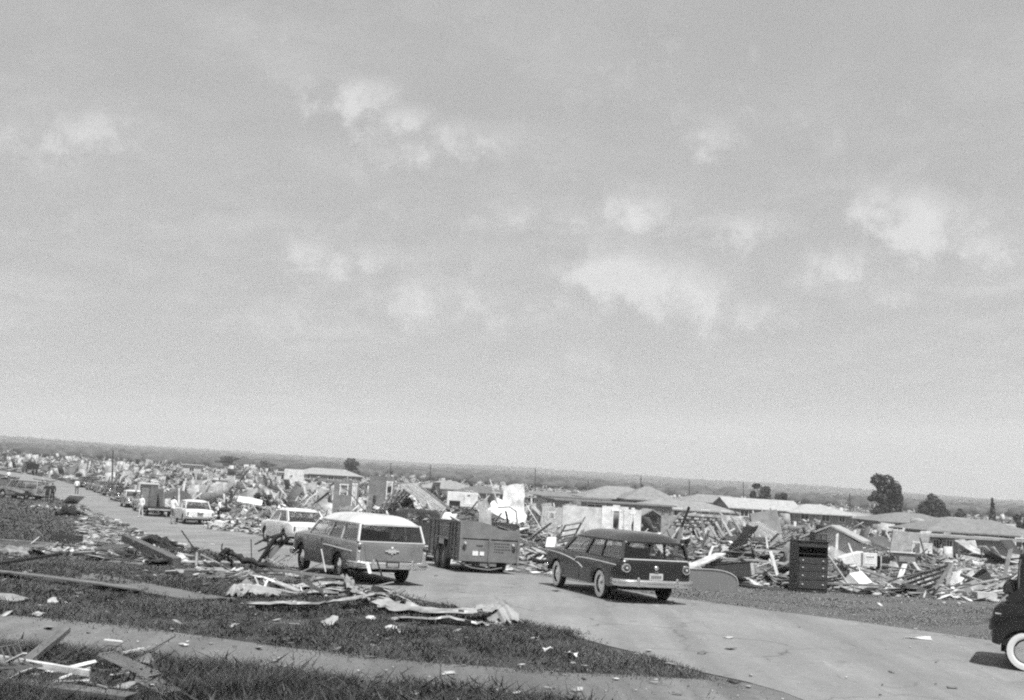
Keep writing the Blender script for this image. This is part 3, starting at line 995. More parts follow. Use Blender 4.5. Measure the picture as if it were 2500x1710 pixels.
trm = ra(1190, 1402, 17)
trailer(trm)
TL = [('scrap_sheet', 'torn white sheet lying in the trailer near its tail', M_SHEET[0], (.25, .9, 1.10), (1.0, .9, .03), (14, -12, 20)), ('plasterboard', 'pale panel propped at the front of the trailer load', M_SHEET[3], (-.2, 2.9, 1.42), (.9, .6, .03), (25, 8, 70)),
      ('scrap_board', 'bright board standing up out of the trailer load', M_WOOD[2], (.45, 2.2, 1.45), (.42, .05, .75), (8, -8, 6)), ('plasterboard', 'crumpled grey panel at the back of the trailer load', M_SHEET[1], (.35, .5, 1.2), (.9, .7, .04), (-22, 10, 40))]
for nm, lb, m, c, sz, e in TL:
    o = MB().box((0, 0, 0), sz).build(nm, m, None, None, trm @ Matrix.Translation(c) @ Euler([rad(a) for a in e]).to_matrix().to_4x4())
    tag(o, lb, 'debris')


# black car leaving the frame, boot lid up
bk = ra(2506, 1642, -116)
bk = bk @ Matrix.Translation((-.80, 0, 0))
bc = car('saloon_car', 'black car with a whitewall tyre, its front cut off by the picture edge', 'car', bk, P_BLACK, P_BLACK, 'sedan', wb=2.95, ro=.55, white=True, emblem='none', plate=M_PLATE_D, tl='low', rear_bumper=False,
         belt=[(-.55, 1.02), (-.4, 1.12), (.2, 1.14), (2.3, 1.1), (2.95, 1.06), (3.73, .98)], zr=1.6, trims=[[(3.5, .88), (1.5, .92), (0, .92), (-.5, .93)]], detail=False)
ld = thing('bundle', 'dark bulky load piled over the tail of the black car', 'bundle', bk)
MD = mat('dark_blanket', .012, .95)
bevel(MB().box((.1, .55, 1.60), (1.25, 1.5, .72), None, 0, .93).build('wrapped_crate', MD, ld), .05, 2)
bevel(MB().box((.2, -.28, 1.36), (1.0, .26, .20), None, 0, .8).build('blanket_roll', MD, ld), .05, 3)
MB().tube([(.75, -.15, 1.25), (.74, -.14, 1.75), (.6, -.1, 1.99), (0, -.1, 2.0)], .012, 6).build('rope', M_WOOD[1], ld, 60)


def box_truck(mw):
    r = thing('box_truck', 'grey flatbed truck with a tall pale upright panel, parked before the white saloon', 'truck', mw)
    P = mat('grey_van_paint', .2, .6, 0, .1, 2, dirt=.2)
    MB().box((0, 1.2, .62), (1.8, 4.2, .14)).build('bed', M_BLACK, r)
    MB().box((-.75, 2.9, 1.35), (.5, .9, 1.4)).build('cab_side', P, r)
    bevel(MB().box((0, 3.5, 1.25), (1.75, 1.2, 1.2), None, 0, .9).build('cab', P, r), .1, 3)
    bevel(MB().box((0, 4.4, .95), (1.3, .9, .7)).build('bonnet', P, r), .1, 3)
    MB().box((-.1, 2.78, 1.35), (1.5, .06, 1.35)).build('headboard', M_SHEET[1], r)
    bevel(MB().box((-.2, 1.9, 1.45), (.5, .08, 1.5)).build('pale_panel', M_SHEET[1], r), .01)
    w = MB(); w.add([(.1, .3, .7), (.1, 2.2, .7), (.1, 1.9, 1.7), (.16, .3, .7), (.16, 2.2, .7), (.16, 1.9, 1.7)], [(0, 1, 2), (3, 4, 5), (0, 1, 4, 3), (1, 2, 5, 4), (2, 0, 3, 5)]); w.build('tarpaulin', M_BLACK, r)
    for y in (0.1, 3.7):
        for s in (-1, 1): add_wheel(r, s * .8, y, .38, .2, s, False, P)
    MB().box((0, -.9, .55), (1.7, .1, .12)).build('rear_beam', M_METAL, r)
    return r


box_truck(ra(385, 1262, 24))


def round_trailer(mw):
    r = thing('caravan', 'grey round-backed trailer standing beside the flatbed truck', 'trailer', mw)
    P = mat('weathered_canvas', .13, .8, 0, .12, 2, dirt=.3)
    n = 14
    prof_ = [(1.55 * math.cos(PI * k / n), .75 + 1.45 * math.sin(PI * k / n) ** .8) for k in range(n + 1)]
    mb = MB()
    for s in (-1, 1): mb.v += [(s * .95, y, z) for y, z in prof_]
    for k in range(n): mb.f.append((k, k + 1, n + 2 + k, n + 1 + k)); mb.m.append(0)
    mb.f.append(tuple(range(n + 1))); mb.m.append(0); mb.f.append(tuple(range(n + 1, 2 * n + 2))[::-1]); mb.m.append(0)
    mb.f.append((0, n, 2 * n + 1, n + 1)); mb.m.append(0)
    mb.build('shell', P, r, 40)
    MB().tube([(-.97, y, z + .02) for y, z in prof_], .035, 6).build('hoop', M_BLACK, r, 60)
    MB().box((-.96, .2, 1.45), (.02, .7, .45)).build('window', M_BLACK, r)
    for s in (-1, 1): add_wheel(r, s * .9, 0, .36, .18, s)
    MB().bar((0, 1.5, .6), (0, 2.5, .5), .08, .1).build('tow_bar', M_BLACK, r)
    return r


round_trailer(ra(430, 1243, -60) @ Matrix.Scale(.8, 4))


def lorry(mw, label, m, load=True):
    r = thing('lorry', label, 'lorry', mw)
    bevel(MB().box((0, 2.4, 1.55), (2.0, 1.4, 1.5), None, 0, .92).build('cab', m, r), .12, 3)
    bevel(MB().box((0, 3.6, 1.15), (1.5, 1.2, .8)).build('bonnet', m, r), .12, 3)
    MB().box((0, 3.12, 1.9), (1.6, .02, .5)).build('windscreen', M_INT, r)
    b = MB().box((0, -.2, 1.0), (2.2, 3.6, .14))
    for s in (-1, 1): b.box((s * 1.08, -.2, 1.5), (.06, 3.6, .95))
    b.box((0, -2.0, 1.5), (2.2, .06, .95)).build('bed', m, r)
    if load: bevel(MB().box((0, -.3, 1.9), (1.9, 3.0, .9), None, 0, .7).build('load', M_BLACK, r), .2, 3)
    MB().box((0, 4.22, 1.0), (1.2, .05, .5)).build('grille', M_CHROME, r)
    for y in (-1.2, 3.4):
        for s in (-1, 1): add_wheel(r, s * .95, y, .45, .25, s, False, m)
    return r


lorry(ra(74, 1157, 30), 'black loaded lorry at the top of the slope, seen from behind', P_BLACK)
lorry(frame(on(352, 112), 205), 'grey lorry with a pale cab roof parked behind the oncoming saloon', P_LIGHT, False)


def wrecked_van(mw):
    r = car('wrecked_car', 'crushed pale van on the lawn with two dark figures at its end', 'wrecked car', mw, mat('battered_paint', .19, .6, 0, .3, 1.5, 0, dirt=.55), mat('battered_roof', .36, .6, 0, .2, 1.5, 0, dirt=.3), 'van', hw=.9, zr=1.72, crown=.05, tl='low', emblem='none', detail=False,
            gh=dict(bf=2.55, br=-1.15, rf=2.1, rr=-1.0, div=[(.3, .33), (.62, .6)]))
    MB().box((-.93, 1.2, .75), (.04, 2.2, .28), Euler((rad(9), 0, 0)).to_matrix()).build('loose_panel', M_SHEET[1], r)
    MB().box((-.95, .3, .42), (.08, 2.0, .22), Euler((rad(-6), 0, 0)).to_matrix()).build('torn_sill', M_RUST, r)
    return r


wm = frame(W(78, 1221), 68)
wrecked_van(wm @ Matrix.Rotation(rad(4), 4, 'Y'))


# ------------------------------------------------------------------ houses
M_PANE = mat('dark_pane', .03, .15)
M_TRIM = mat('white_trim', .7, .6)


def house(label, mw, w, dp, wh, rh, roof='hip', wall_v=.45, roof_v=.3, wins=(), door=None, over=.5, chimney=False, missing=False, name='house'):
    r = thing(name, label, 'house', mw)
    wm_ = mat('house_wall_%02d' % int(wall_v * 100), wall_v, .85, 0, .08, 1.0, 0, dirt=.3)
    rm = mat('house_roof_%02d' % int(roof_v * 100), roof_v, .9, 0, .15, 1.2, 0, dirt=.25)
    bevel(MB().box((0, 0, wh / 2 - .2), (w, dp, wh + .4)).build('wall', wm_, r), .02)
    X, Y = w / 2 + over, dp / 2 + over
    z = wh
    mb = MB()
    if roof == 'hip':
        k = max(X - Y, .05)
        t = .14
        V = [(-X, -Y, z), (X, -Y, z), (X, Y, z), (-X, Y, z), (-X, -Y, z + t), (X, -Y, z + t), (X, Y, z + t), (-X, Y, z + t), (-k, 0, z + rh), (k, 0, z + rh)]
        mb.add(V, [(3, 2, 1, 0), (0, 1, 5, 4), (1, 2, 6, 5), (2, 3, 7, 6), (3, 0, 4, 7), (4, 5, 9, 8), (5, 6, 9), (6, 7, 8, 9), (7, 4, 8)])
    elif roof == 'gable':            # ridge along X
        for s in (-1, 1):
            mb.hexa([(-X, s * Y, z - .05), (X, s * Y, z - .05), (X, 0, z + rh - .12), (-X, 0, z + rh - .12), (-X, s * Y, z + .1), (X, s * Y, z + .1), (X, 0, z + rh), (-X, 0, z + rh)])
        g = MB()
        for s in (-1, 1): g.add([(s * w / 2, -dp / 2, wh), (s * w / 2, dp / 2, wh), (s * w / 2, 0, wh + rh * .88), (s * (w / 2 - .1), -dp / 2, wh), (s * (w / 2 - .1), dp / 2, wh), (s * (w / 2 - .1), 0, wh + rh * .88)], [(0, 1, 2), (3, 4, 5), (0, 1, 4, 3), (1, 2, 5, 4), (2, 0, 3, 5)])
        g.build('gable_wall', wm_, r)
    elif roof == 'front':            # gable facing the viewer, ridge along Y
        for s in (-1, 1):
            mb.hexa([(s * X, -Y, z - .05), (s * X, Y, z - .05), (0, Y, z + rh - .12), (0, -Y, z + rh - .12), (s * X, -Y, z + .1), (s * X, Y, z + .1), (0, Y, z + rh), (0, -Y, z + rh)])
        g = MB()
        for s in (-1, 1): g.add([(-w / 2, s * dp / 2, wh), (w / 2, s * dp / 2, wh), (0, s * dp / 2, wh + rh * .88), (-w / 2, s * (dp / 2 - .1), wh), (w / 2, s * (dp / 2 - .1), wh), (0, s * (dp / 2 - .1), wh + rh * .88)], [(0, 1, 2), (3, 4, 5), (0, 1, 4, 3), (1, 2, 5, 4), (2, 0, 3, 5)])
        g.build('gable_wall', wm_, r)
    else:
        mb.box((0, 0, z + .1), (2 * X, 2 * Y, .2))
    rf = mb.build('roof', rm, r)
    if chimney: MB().box((w * .2, .3, z + rh * .9), (.7, .6, 1.3)).build('chimney', mat('chimney_brick', .2, .9), rf)
    if missing:
        MB().box((w * .25, -dp * .28, z + rh * .55), (w * .3, dp * .3, .1), Euler((rad(24), 0, 0)).to_matrix()).build('roof_hole', M_BLACK, rf)
    yf = -dp / 2
    for (u, zc, ww, hh) in wins:
        x = u * w / 2
        f = MB()
        f.box((x, yf - .03, zc + hh / 2 + .05), (ww + .2, .1, .1)).box((x, yf - .04, zc - hh / 2 - .05), (ww + .24, .12, .1))
        for s in (-1, 1): f.box((x + s * (ww / 2 + .05), yf - .03, zc), (.1, .1, hh))
        f.box((x, yf - .03, zc), (.06, .06, hh))
        fo_ = f.build('window', M_TRIM, r)
        MB().box((x, yf + .0, zc), (ww, .04, hh)).build('pane', M_PANE, fo_)
    if door is not None:
        d = MB().box((door * w / 2, yf - .02, 1.05), (1.0, .06, 2.1)).build('door', M_PANE, r)
        MB().ball((door * w / 2 + .38, yf - .08, 1.0), .05, 0, 1).build('handle', M_CHROME, d)
    return r


def hs(label, px, base, top, d, psi, w, dp, roof, wall_v, roof_v, wins, rfrac=.42, lift=0.0, **kw):
    """house under column px at distance d; its height comes from the photograph's base and top rows"""
    p = on(px, d); p.z += lift
    Hh = abs(top - base) * d / FPX
    return house(label, frame(p, psi), w, dp, Hh * (1 - rfrac), Hh * rfrac, roof, wall_v, roof_v, wins, **kw)


W4 = [(-.7, 1.5, 1.2, 1.1), (-.2, 1.5, 1.2, 1.1), (.35, 1.5, 1.2, 1.1), (.75, 1.5, 1.2, 1.1)]
W3 = [(-.6, 1.5, 1.4, 1.1), (.1, 1.5, 1.4, 1.1), (.65, 1.5, 1.0, 1.0)]
W2 = [(-.5, 1.5, 1.3, 1.1), (.5, 1.5, 1.3, 1.1)]
HL = [
    ('low bungalow with a pale hip roof, alone at the far end of the rubble', 800, 1166, 1132, 330, 8, 18, 9, 'hip', .2, 0.31, W3),
    ('small bungalow with a dented pale roof behind the white stove cabinets', 1092, 1205, 1160, 235, 6, 11, 8, 'hip', .5, 0.26, W2),
    ('dark-roofed bungalow behind the rafter frame', 1175, 1205, 1165, 230, 6, 10, 8, 'hip', .22, 0.13, W2),
    ('long pale row house behind the low row with torn eaves', 1365, 1215, 1178, 225, 9, 17, 7, 'hip', .45, 0.18, W4),
    ('grey house with a broad pale hip roof at the centre of the estate', 1505, 1252, 1184, 205, 8, 13, 9, 'hip', .25, 0.24, W3),
    ('grey house with a rounded hip roof next to the broad pale hip roof', 1578, 1262, 1188, 200, 8, 9, 8, 'hip', .22, 0.22, W2),
    ('low pale house with four dark openings and a boarded lower wall', 1395, 1252, 1208, 185, 9, 10, 6, 'flat', 0.41, .2, W4),
    ('pale house with a grouped dark window beside the roofless white walls', 1485, 1275, 1228, 165, 10, 16, 7, 'flat', 0.31, .2, [(-.75, 1.3, 1.2, .5), (-.35, 1.5, 2.2, 1.5), (.1, 1.5, 1.6, 1.0), (.55, 1.5, .8, 1.0)]),
    ('small grey gabled house with a black doorway', 1580, 1300, 1234, 118, 4, 2.9, 4, 'front', .3, 0.28, []),
    ('low house with a flat torn roof behind the gabled house', 1660, 1262, 1213, 190, 9, 16, 8, 'hip', .42, 0.25, W4),
    ('grey-roofed house behind the house with the bright roof', 1740, 1240, 1198, 265, 8, 16, 9, 'hip', .2, 0.24, W3),
    ('house with a bright cross-gabled roof beneath two small trees', 1845, 1258, 1203, 215, 9, 13, 9, 'gable', .2, 0.38, W3),
    ('house with a wide white roof on slim porch posts', 1985, 1268, 1218, 215, 8, 11, 8, 'hip', .3, 0.37, W3),
    ('low house with a pale flat roof behind the utility pole', 2080, 1265, 1231, 225, 8, 10, 8, 'hip', .3, 0.28, W2),
    ('house with a big plain grey roof below the large tree', 2215, 1290, 1236, 190, 7, 14, 10, 'hip', .25, 0.19, W3),
    ('house with a pale roof behind the bush-like tree', 2330, 1290, 1246, 205, 7, 12, 9, 'hip', .3, 0.31, W2),
    ('small house with a bright roof end beyond the spruce', 2462, 1290, 1256, 210, 7, 9, 7, 'hip', .3, 0.34, W2),
    ('wide house with a deep shaded eave under a grey roof', 2360, 1345, 1268, 135, 8, 12.5, 7, 'hip', .3, 0.20, W4),
    ('pale house with small dark windows in front of the deep-eaved house', 2330, 1372, 1322, 112, 9, 8.5, 5, 'flat', 0.39, .3, [(-.8, 1.2, .5, .7), (-.5, 1.2, .5, .7), (-.1, 1.2, .5, .8)]),
    ('white gabled house with torn side behind the chest of drawers', 2035, 1350, 1268, 88, -24, 3.6, 3.2, 'front', .62, 0.37, []),
    ('squat white house behind the rubble, dark gap under its eave', 2482, 1345, 1300, 118, 8, 6, 6, 'hip', .35, 0.24, W2),
    ('small roofless white house far up the slope', 712, 1175, 1148, 290, 8, 7, 5, 'flat', 0.51, .5, W2),
    ('pale box house at the far edge of the debris', 470, 1150, 1127, 330, 8, 5, 5, 'flat', 0.48, .4, [(0, 1.4, 1.2, 1)]),
]
for a in HL:
    kw = dict(over=.25) if a[7] in ('flat', 'front') else {}
    if 'deep' in a[0] or 'porch' in a[0]: kw = dict(over=1.1)
    hs(a[0], a[1], a[2], a[3], a[4], a[5], a[6], a[7], a[8], a[9], a[10], a[11], rfrac=(.05 if a[8] == 'flat' else .45), door=(0.0 if 'doorway' in a[0] else None), **kw)


# ------------------------------------------------------------------ standing ruins
def ruin_wall(label, mw, w, h, v, holes=(), t=.14, studs=False, name='ruined_wall'):
    """a slab of wall with openings, standing on its base at the frame origin"""
    r = thing(name, label, 'wall', mw)
    m = mat('ruin_plaster_%02d' % int(v * 100), v, .85, 0, .15, 1.3, .1, dirt=.35)
    xs = sorted({-w / 2, w / 2} | {x for a in holes for x in (a[0], a[1])})
    zs = sorted({0, h} | {z for a in holes for z in (a[2], a[3])})
    mb = MB()
    for a, b in zip(xs, xs[1:]):
        for c, d in zip(zs, zs[1:]):
            xm, zm = (a + b) / 2, (c + d) / 2
            if any(q[0] < xm < q[1] and q[2] < zm < q[3] for q in holes): continue
            top = d - (RNG.uniform(0, .18) if d == h else 0)
            mb.box((xm, 0, (c + top) / 2), (b - a, t, top - c))
    mb.build('wall', m, r)
    for q in holes:
        f = MB()
        for x in (q[0], q[1]): f.box((x, -t / 2 - .01, (q[2] + q[3]) / 2), (.07, .05, q[3] - q[2] + .1))
        f.box(((q[0] + q[1]) / 2, -t / 2 - .012, q[3]), (q[1] - q[0] + .16, .05, .07))
        f.build('opening_trim', M_TRIM, r)
    if studs:
        for k in range(int(w / .5)):
            MB().box((-w / 2 + .25 + k * .5, t / 2 + .05, h / 2), (.05, .1, h)).build('stud', M_WOOD[0], r)
    return r


def rw(label, px, py, d, w, h, v, holes=(), psi=8, tilt=(0, 0), **kw):
    """wall that shows down to row py; it stands on the ground, the rubble in front hides its foot"""
    a = at(px, py, d); up = max(0.0, a.z - G(a.x, a.y))
    m = Matrix.Translation(a - Vector((0, 0, up))) @ frame(on(px, d), psi).to_3x3().to_4x4()
    return ruin_wall(label, m @ Matrix.Rotation(rad(tilt[0]), 4, 'X') @ Matrix.Rotation(rad(tilt[1]), 4, 'Y'), w, h + up, v, [(q[0], q[1], q[2] + up if q[2] > 0 else 0, q[3] + up) for q in holes], **kw)


rw('broad blank pale wall standing behind the dark station wagon', 1425, 1303, 78, 3.0, 1.75, .55, [], tilt=(-4, 0))
rw('white inner wall with a dark doorway beside the broad blank wall', 1497, 1303, 76, 1.7, 1.8, .74, [(-.15, .30, 0, 1.45)])
rw('white closet wall with tall openings beyond the dark wagon roof', 1540, 1305, 75, 1.1, 1.7, .7, [(-.1, .12, 0, 1.3)])
rw('grey wall with one window standing up-slope of the pale roof', 840, 1245, 96, 2.0, 2.4, .2, [(-.5, .1, 1.2, 2.0), (.5, .8, .4, 2.1)], studs=True)
rw('grey panelled wall section behind the rafters', 925, 1246, 92, 1.9, 2.7, .2, [(.4, .8, .9, 2.2)], tilt=(3, 0), studs=True)
rw('white wall stump with a dark window near the far slope', 716, 1182, 250, 4.0, 3.2, .68, [(-.9, -.3, 1.0, 1.8)])
rw('thin grey wall edge standing by the small gabled house', 1635, 1300, 95, 1.6, 1.4, .3, [])
rw('tall grey slatted wall leaning above the timber heap', 1895, 1320, 62, 1.5, 1.7, .25, [], tilt=(-10, -12), studs=True)
rw('dark closet opening among rubble on the far slope', 497, 1175, 230, 3.4, 1.8, .35, [(-1.4, .7, .1, 1.5)])
rw('pale leaning wall with square hole near the grey house', 1350, 1290, 100, 2.4, 1.8, .5, [(-.6, -.1, .8, 1.3)], tilt=(6, 3))
rw('grey wall block low in the rubble near the verge', 2345, 1467, 38.0, .82, .32, .2, [], psi=2, t=.5)
rw('pale wall block beside the grey block at the verge', 2402, 1472, 37.6, .62, .46, .55, [], psi=2, t=.5)
rw('white board wall with gaps behind the white gabled house', 2210, 1365, 80, 2.6, 1.9, .45, [(.2, .6, .3, 1.2)], tilt=(8, 5))


def rafter_frame(label, mw, span, rise, length, v):
    r = thing('roof_frame', label, 'roof frame', mw)
    n = 5
    for k in range(n):
        y = k * length / (n - 1)
        MB().bar((-span / 2, y, 0), (0, y, rise), .05, .14).build('rafter', M_WOOD[0], r)
        MB().bar((span / 2, y, 0), (0, y, rise), .05, .14).build('rafter', M_WOOD[0], r)
    MB().bar((0, -.1, rise), (0, length + .1, rise), .05, .18).build('ridge_board', M_WOOD[0], r)
    for k in range(4):
        t = .12 + k * .22
        MB().bar((-span / 2 * (1 - t), -.2, rise * t + .1), (-span / 2 * (1 - t), length + .2, rise * t + .1), .22, .03).build('roof_board', M_SHEET[1] if k % 2 else M_WOOD[1], r)
    return r


rafter_frame('broken rafter frame leaning over the pickup cab', Matrix.Translation(at(985, 1252, 66)) @ Matrix.Rotation(rad(-18), 4, 'Z') @ Matrix.Rotation(rad(-6), 4, 'Y'), 3.6, 1.5, 2.4, .4)
rafter_frame('collapsed lean-to of pale rafters beyond the dark wagon', Matrix.Translation(at(1750, 1312, 58)) @ Matrix.Rotation(rad(35), 4, 'Z') @ Matrix.Rotation(rad(14), 4, 'Y'), 2.6, 1.0, 2.2, .4)
rafter_frame('slumped roof frame in the timber heap by the chest', Matrix.Translation(at(1835, 1325, 52)) @ Matrix.Rotation(rad(-25), 4, 'Z') @ Matrix.Rotation(rad(-10), 4, 'Y'), 2.0, .8, 1.8, .4)


# ------------------------------------------------------------------ collapsed houses
def plank_mesh(nm, L, w, t, m, bend=0.0, seg=3):
    mb = MB(); n = seg; RJ = random.Random(int(L * 977 + w * 131)); J = lambda: RJ.uniform(-1, 1) * min(.09, w * .8)
    for i in range(n + 1):
        x = -L / 2 + L * i / n; z = bend * (1 - (2 * i / n - 1) ** 2)
        e = 1.0 if 0 < i < n else .97
        ja, jb = (J(), J()) if i in (0, n) else (0, 0)
        e *= RJ.uniform(.94, 1.04)
        mb.v += [(x + ja, -w / 2 * e, z - t / 2), (x + jb, w / 2 * e, z - t / 2), (x + jb * .7, w / 2 * e, z + t / 2), (x + ja * .7, -w / 2 * e, z + t / 2)]
    for i in range(n):
        a = i * 4
        for k in range(4): mb.f.append((a + k, a + (k + 1) % 4, a + 4 + (k + 1) % 4, a + 4 + k)); mb.m.append(0)
    mb.f += [(0, 1, 2, 3), (4 * n + 3, 4 * n + 2, 4 * n + 1, 4 * n)]; mb.m += [0, 0]
    return mb.mesh(nm, m)


def sheet_mesh(nm, a, b, t, m, warp, seed):
    mb = MB(); n = 5; R = random.Random(seed)
    P = {}
    for lay in (0, 1):
        for i in range(n + 1):
            for j in range(n + 1):
                u, v = i / n - .5, j / n - .5
                jit = .0
                if i in (0, n) or j in (0, n): jit = .06
                z = warp * (math.sin(u * 4 + seed) * math.cos(v * 3 + seed * .7))
                if lay == 0: P[i, j] = (a * (u + R.uniform(-jit, jit)), b * (v + R.uniform(-jit, jit)), z)
                p = P[i, j]
                mb.v.append((p[0], p[1], p[2] + (t if lay else 0)))
    N = (n + 1) ** 2
    for lay in (0, 1):
        for i in range(n):
            for j in range(n):
                q = lay * N + i * (n + 1) + j
                mb.f.append((q, q + 1, q + n + 2, q + n + 1)); mb.m.append(0)
    rim = [j for j in range(n + 1)] + [i * (n + 1) + n for i in range(1, n + 1)] + [n * (n + 1) + j for j in range(n - 1, -1, -1)] + [i * (n + 1) for i in range(n - 1, 0, -1)]
    for x, y in zip(rim, rim[1:] + rim[:1]): mb.f.append((x, y, y + N, x + N)); mb.m.append(0)
    return mb.mesh(nm, m)


def frame_mesh(nm, w, h, m):
    mb = MB()
    for k in range(5): mb.box((-w / 2 + w * k / 4, 0, 0), (.05, h, .09))
    mb.box((0, h / 2, 0), (w + .05, .05, .095)).box((0, -h / 2, 0), (w + .05, .05, .095))
    return mb.mesh(nm, m)


def block_mesh(nm, sz, m):
    mb = MB().box((0, 0, 0), sz, None, 0, .96)
    return mb.mesh(nm, m)


PLANKS = [plank_mesh('plank', L, w, t, M_WOOD[k], b) for (L, w, t, k, b) in ((2.4, .14, .03, 0, .02), (3.4, .12, .045, 0, .05), (1.5, .2, .025, 1, .0), (2.8, .18, .025, 2, -.04), (1.8, .09, .045, 0, .0), (3.0, .24, .03, 1, .06), (1.2, .3, .02, 2, .03), (2.2, .1, .05, 3, .0), (1.0, .14, .03, 0, 0), (4.2, .14, .05, 1, .08), (1.3, .12, .02, 2, .02), (.8, .2, .03, 1, 0))]
SHEETS = [sheet_mesh('sheet', a, b, t, M_SHEET[k], wp, sd) for (a, b, t, k, wp, sd) in ((1.6, 1.2, .02, 0, .06, 1), (2.4, 1.2, .02, 1, .10, 2), (1.1, .8, .02, 0, .10, 3), (1.8, 1.5, .02, 2, .16, 4), (1.5, 1.0, .02, 2, .2, 14), (1.2, 1.3, .02, 1, .22, 15), (.9, .6, .02, 3, .03, 5), (2.0, .8, .03, 0, .12, 6), (1.3, 1.1, .02, 1, .18, 7), (.7, .9, .02, 0, .14, 8))]
FRAMES = [frame_mesh('wall_frame', 2.2, 1.6, M_WOOD[1]), frame_mesh('wall_frame', 1.6, 2.0, M_WOOD[1])]
BLOCKS = [block_mesh('broken_cabinet', (.7, .5, .6), M_SHEET[3]), block_mesh('broken_cabinet', (.9, .45, .5), M_WOOD[3]), block_mesh('broken_cabinet', (.6, .6, .35), M_SHEET[1])]


def cloth_mesh(seed, r, m):
    mb = MB().ball((0, 0, 0), 1.0, 0, 2); o = Vector((seed * 5.3, 0, seed))
    mb.v = [tuple((Vector(v) * (.7 + .9 * mnoise.noise(Vector(v) * 1.4 + o)))[k] * r[k] for k in range(3)) for v in mb.v]
    return mb.mesh('cloth', m)


def wire_mesh(seed):
    R = random.Random(seed); a = R.uniform(0, 6)
    pts = [(-.9 + .3 * k, .25 * math.sin(a + k * 1.1), .12 + .16 * math.sin(a * 2 + k * .9)) for k in range(7)]
    return MB().tube(resample3(pts, 16), .012, 4).mesh('wire', M_BLACK)


def resample3(pts, n):
    p = [Vector(q) for q in pts]
    p = [p[0] * 2 - p[1]] + p + [p[-1] * 2 - p[-2]]
    out = []
    seg = len(p) - 3
    for j in range(n):
        u = j / (n - 1) * seg; i = min(int(u), seg - 1) + 1; t = u - (i - 1)
        out.append(0.5 * ((2 * p[i]) + (p[i + 1] - p[i - 1]) * t + (2 * p[i - 1] - 5 * p[i] + 4 * p[i + 1] - p[i + 2]) * t * t + (3 * p[i] - p[i - 1] - 3 * p[i + 1] + p[i + 2]) * t**3))
    return out


CLOTHS = [cloth_mesh(1, (.5, .35, .16), mat('grey_cloth', .2, .95, 0, .2)), cloth_mesh(2, (.6, .4, .2), mat('dark_cloth_heap', .03, .95, 0, .2)), cloth_mesh(3, (.45, .4, .15), M_SHEET[0]), cloth_mesh(4, (.7, .35, .18), M_SHEET[1])]
WIRES = [wire_mesh(k) for k in range(3)]


def boxes_np(C, S, Rm):
    """centres (n,3), half sizes (n,3), rotation (n,3,3) -> verts, quads"""
    k = np.array([(-1, -1, -1), (1, -1, -1), (1, 1, -1), (-1, 1, -1), (-1, -1, 1), (1, -1, 1), (1, 1, 1), (-1, 1, 1)], float)
    V = np.einsum('nij,nkj->nki', Rm, k[None] * S[:, None]) + C[:, None]
    q = np.array([(3, 2, 1, 0), (4, 5, 6, 7), (0, 1, 5, 4), (1, 2, 6, 5), (2, 3, 7, 6), (3, 0, 4, 7)])
    Fc = (np.arange(len(C)) * 8)[:, None, None] + q[None]
    return V.reshape(-1, 3), Fc.reshape(-1, 4)


def rots(n, yaw, pit, rol):
    cy, sy, cp, sp, cr, sr = np.cos(yaw), np.sin(yaw), np.cos(pit), np.sin(pit), np.cos(rol), np.sin(rol)
    R = np.zeros((n, 3, 3))
    R[:, 0, 0] = cy * cp; R[:, 0, 1] = cy * sp * sr - sy * cr; R[:, 0, 2] = cy * sp * cr + sy * sr
    R[:, 1, 0] = sy * cp; R[:, 1, 1] = sy * sp * sr + cy * cr; R[:, 1, 2] = sy * sp * cr - cy * sr
    R[:, 2, 0] = -sp; R[:, 2, 1] = cp * sr; R[:, 2, 2] = cp * cr
    return R


DEB_MATS = [M_WOOD[0], M_WOOD[1], M_WOOD[2], M_WOOD[3], M_SHEET[0], M_SHEET[1], M_SHEET[2], mat('dust_grey_scrap', .2, .9, 0, .2)]


def splinter_mesh(seed, n=420):
    r = np.random.default_rng(seed)
    a = r.uniform(0, 2 * PI, n); q = np.sqrt(r.uniform(0, 1, n))
    C = np.stack([np.cos(a) * q, np.sin(a) * q, np.maximum(.0, (1 - q * q)) * r.uniform(.75, 1.05, n)], 1)
    L = r.uniform(.08, .75, n) ** 1.4
    flat = r.uniform(size=n) < .35
    S = np.stack([L / 2, np.where(flat, L * r.uniform(.2, .5, n), r.uniform(.02, .06, n)), np.where(flat, .008, r.uniform(.008, .025, n))], 1)
    return C, S, rots(n, r.uniform(0, 2 * PI, n), r.normal(0, .3, n), r.normal(0, .3, n)), r.choice(8, n, p=[.20, .24, .08, .12, .10, .12, .08, .06])


def mound(mw_p, rx, ry, h, seed):
    """uneven heap surface, world offsets from its centre"""
    def f(x, y):
        q = (x / rx) ** 2 + (y / ry) ** 2
        if q >= 1: return 0.0
        return h * (1 - q) ** .8 * (.75 + .45 * mnoise.noise(Vector((x * .35 + seed * 7.1, y * .35, seed))))
    return f


HEAP_N = [0]


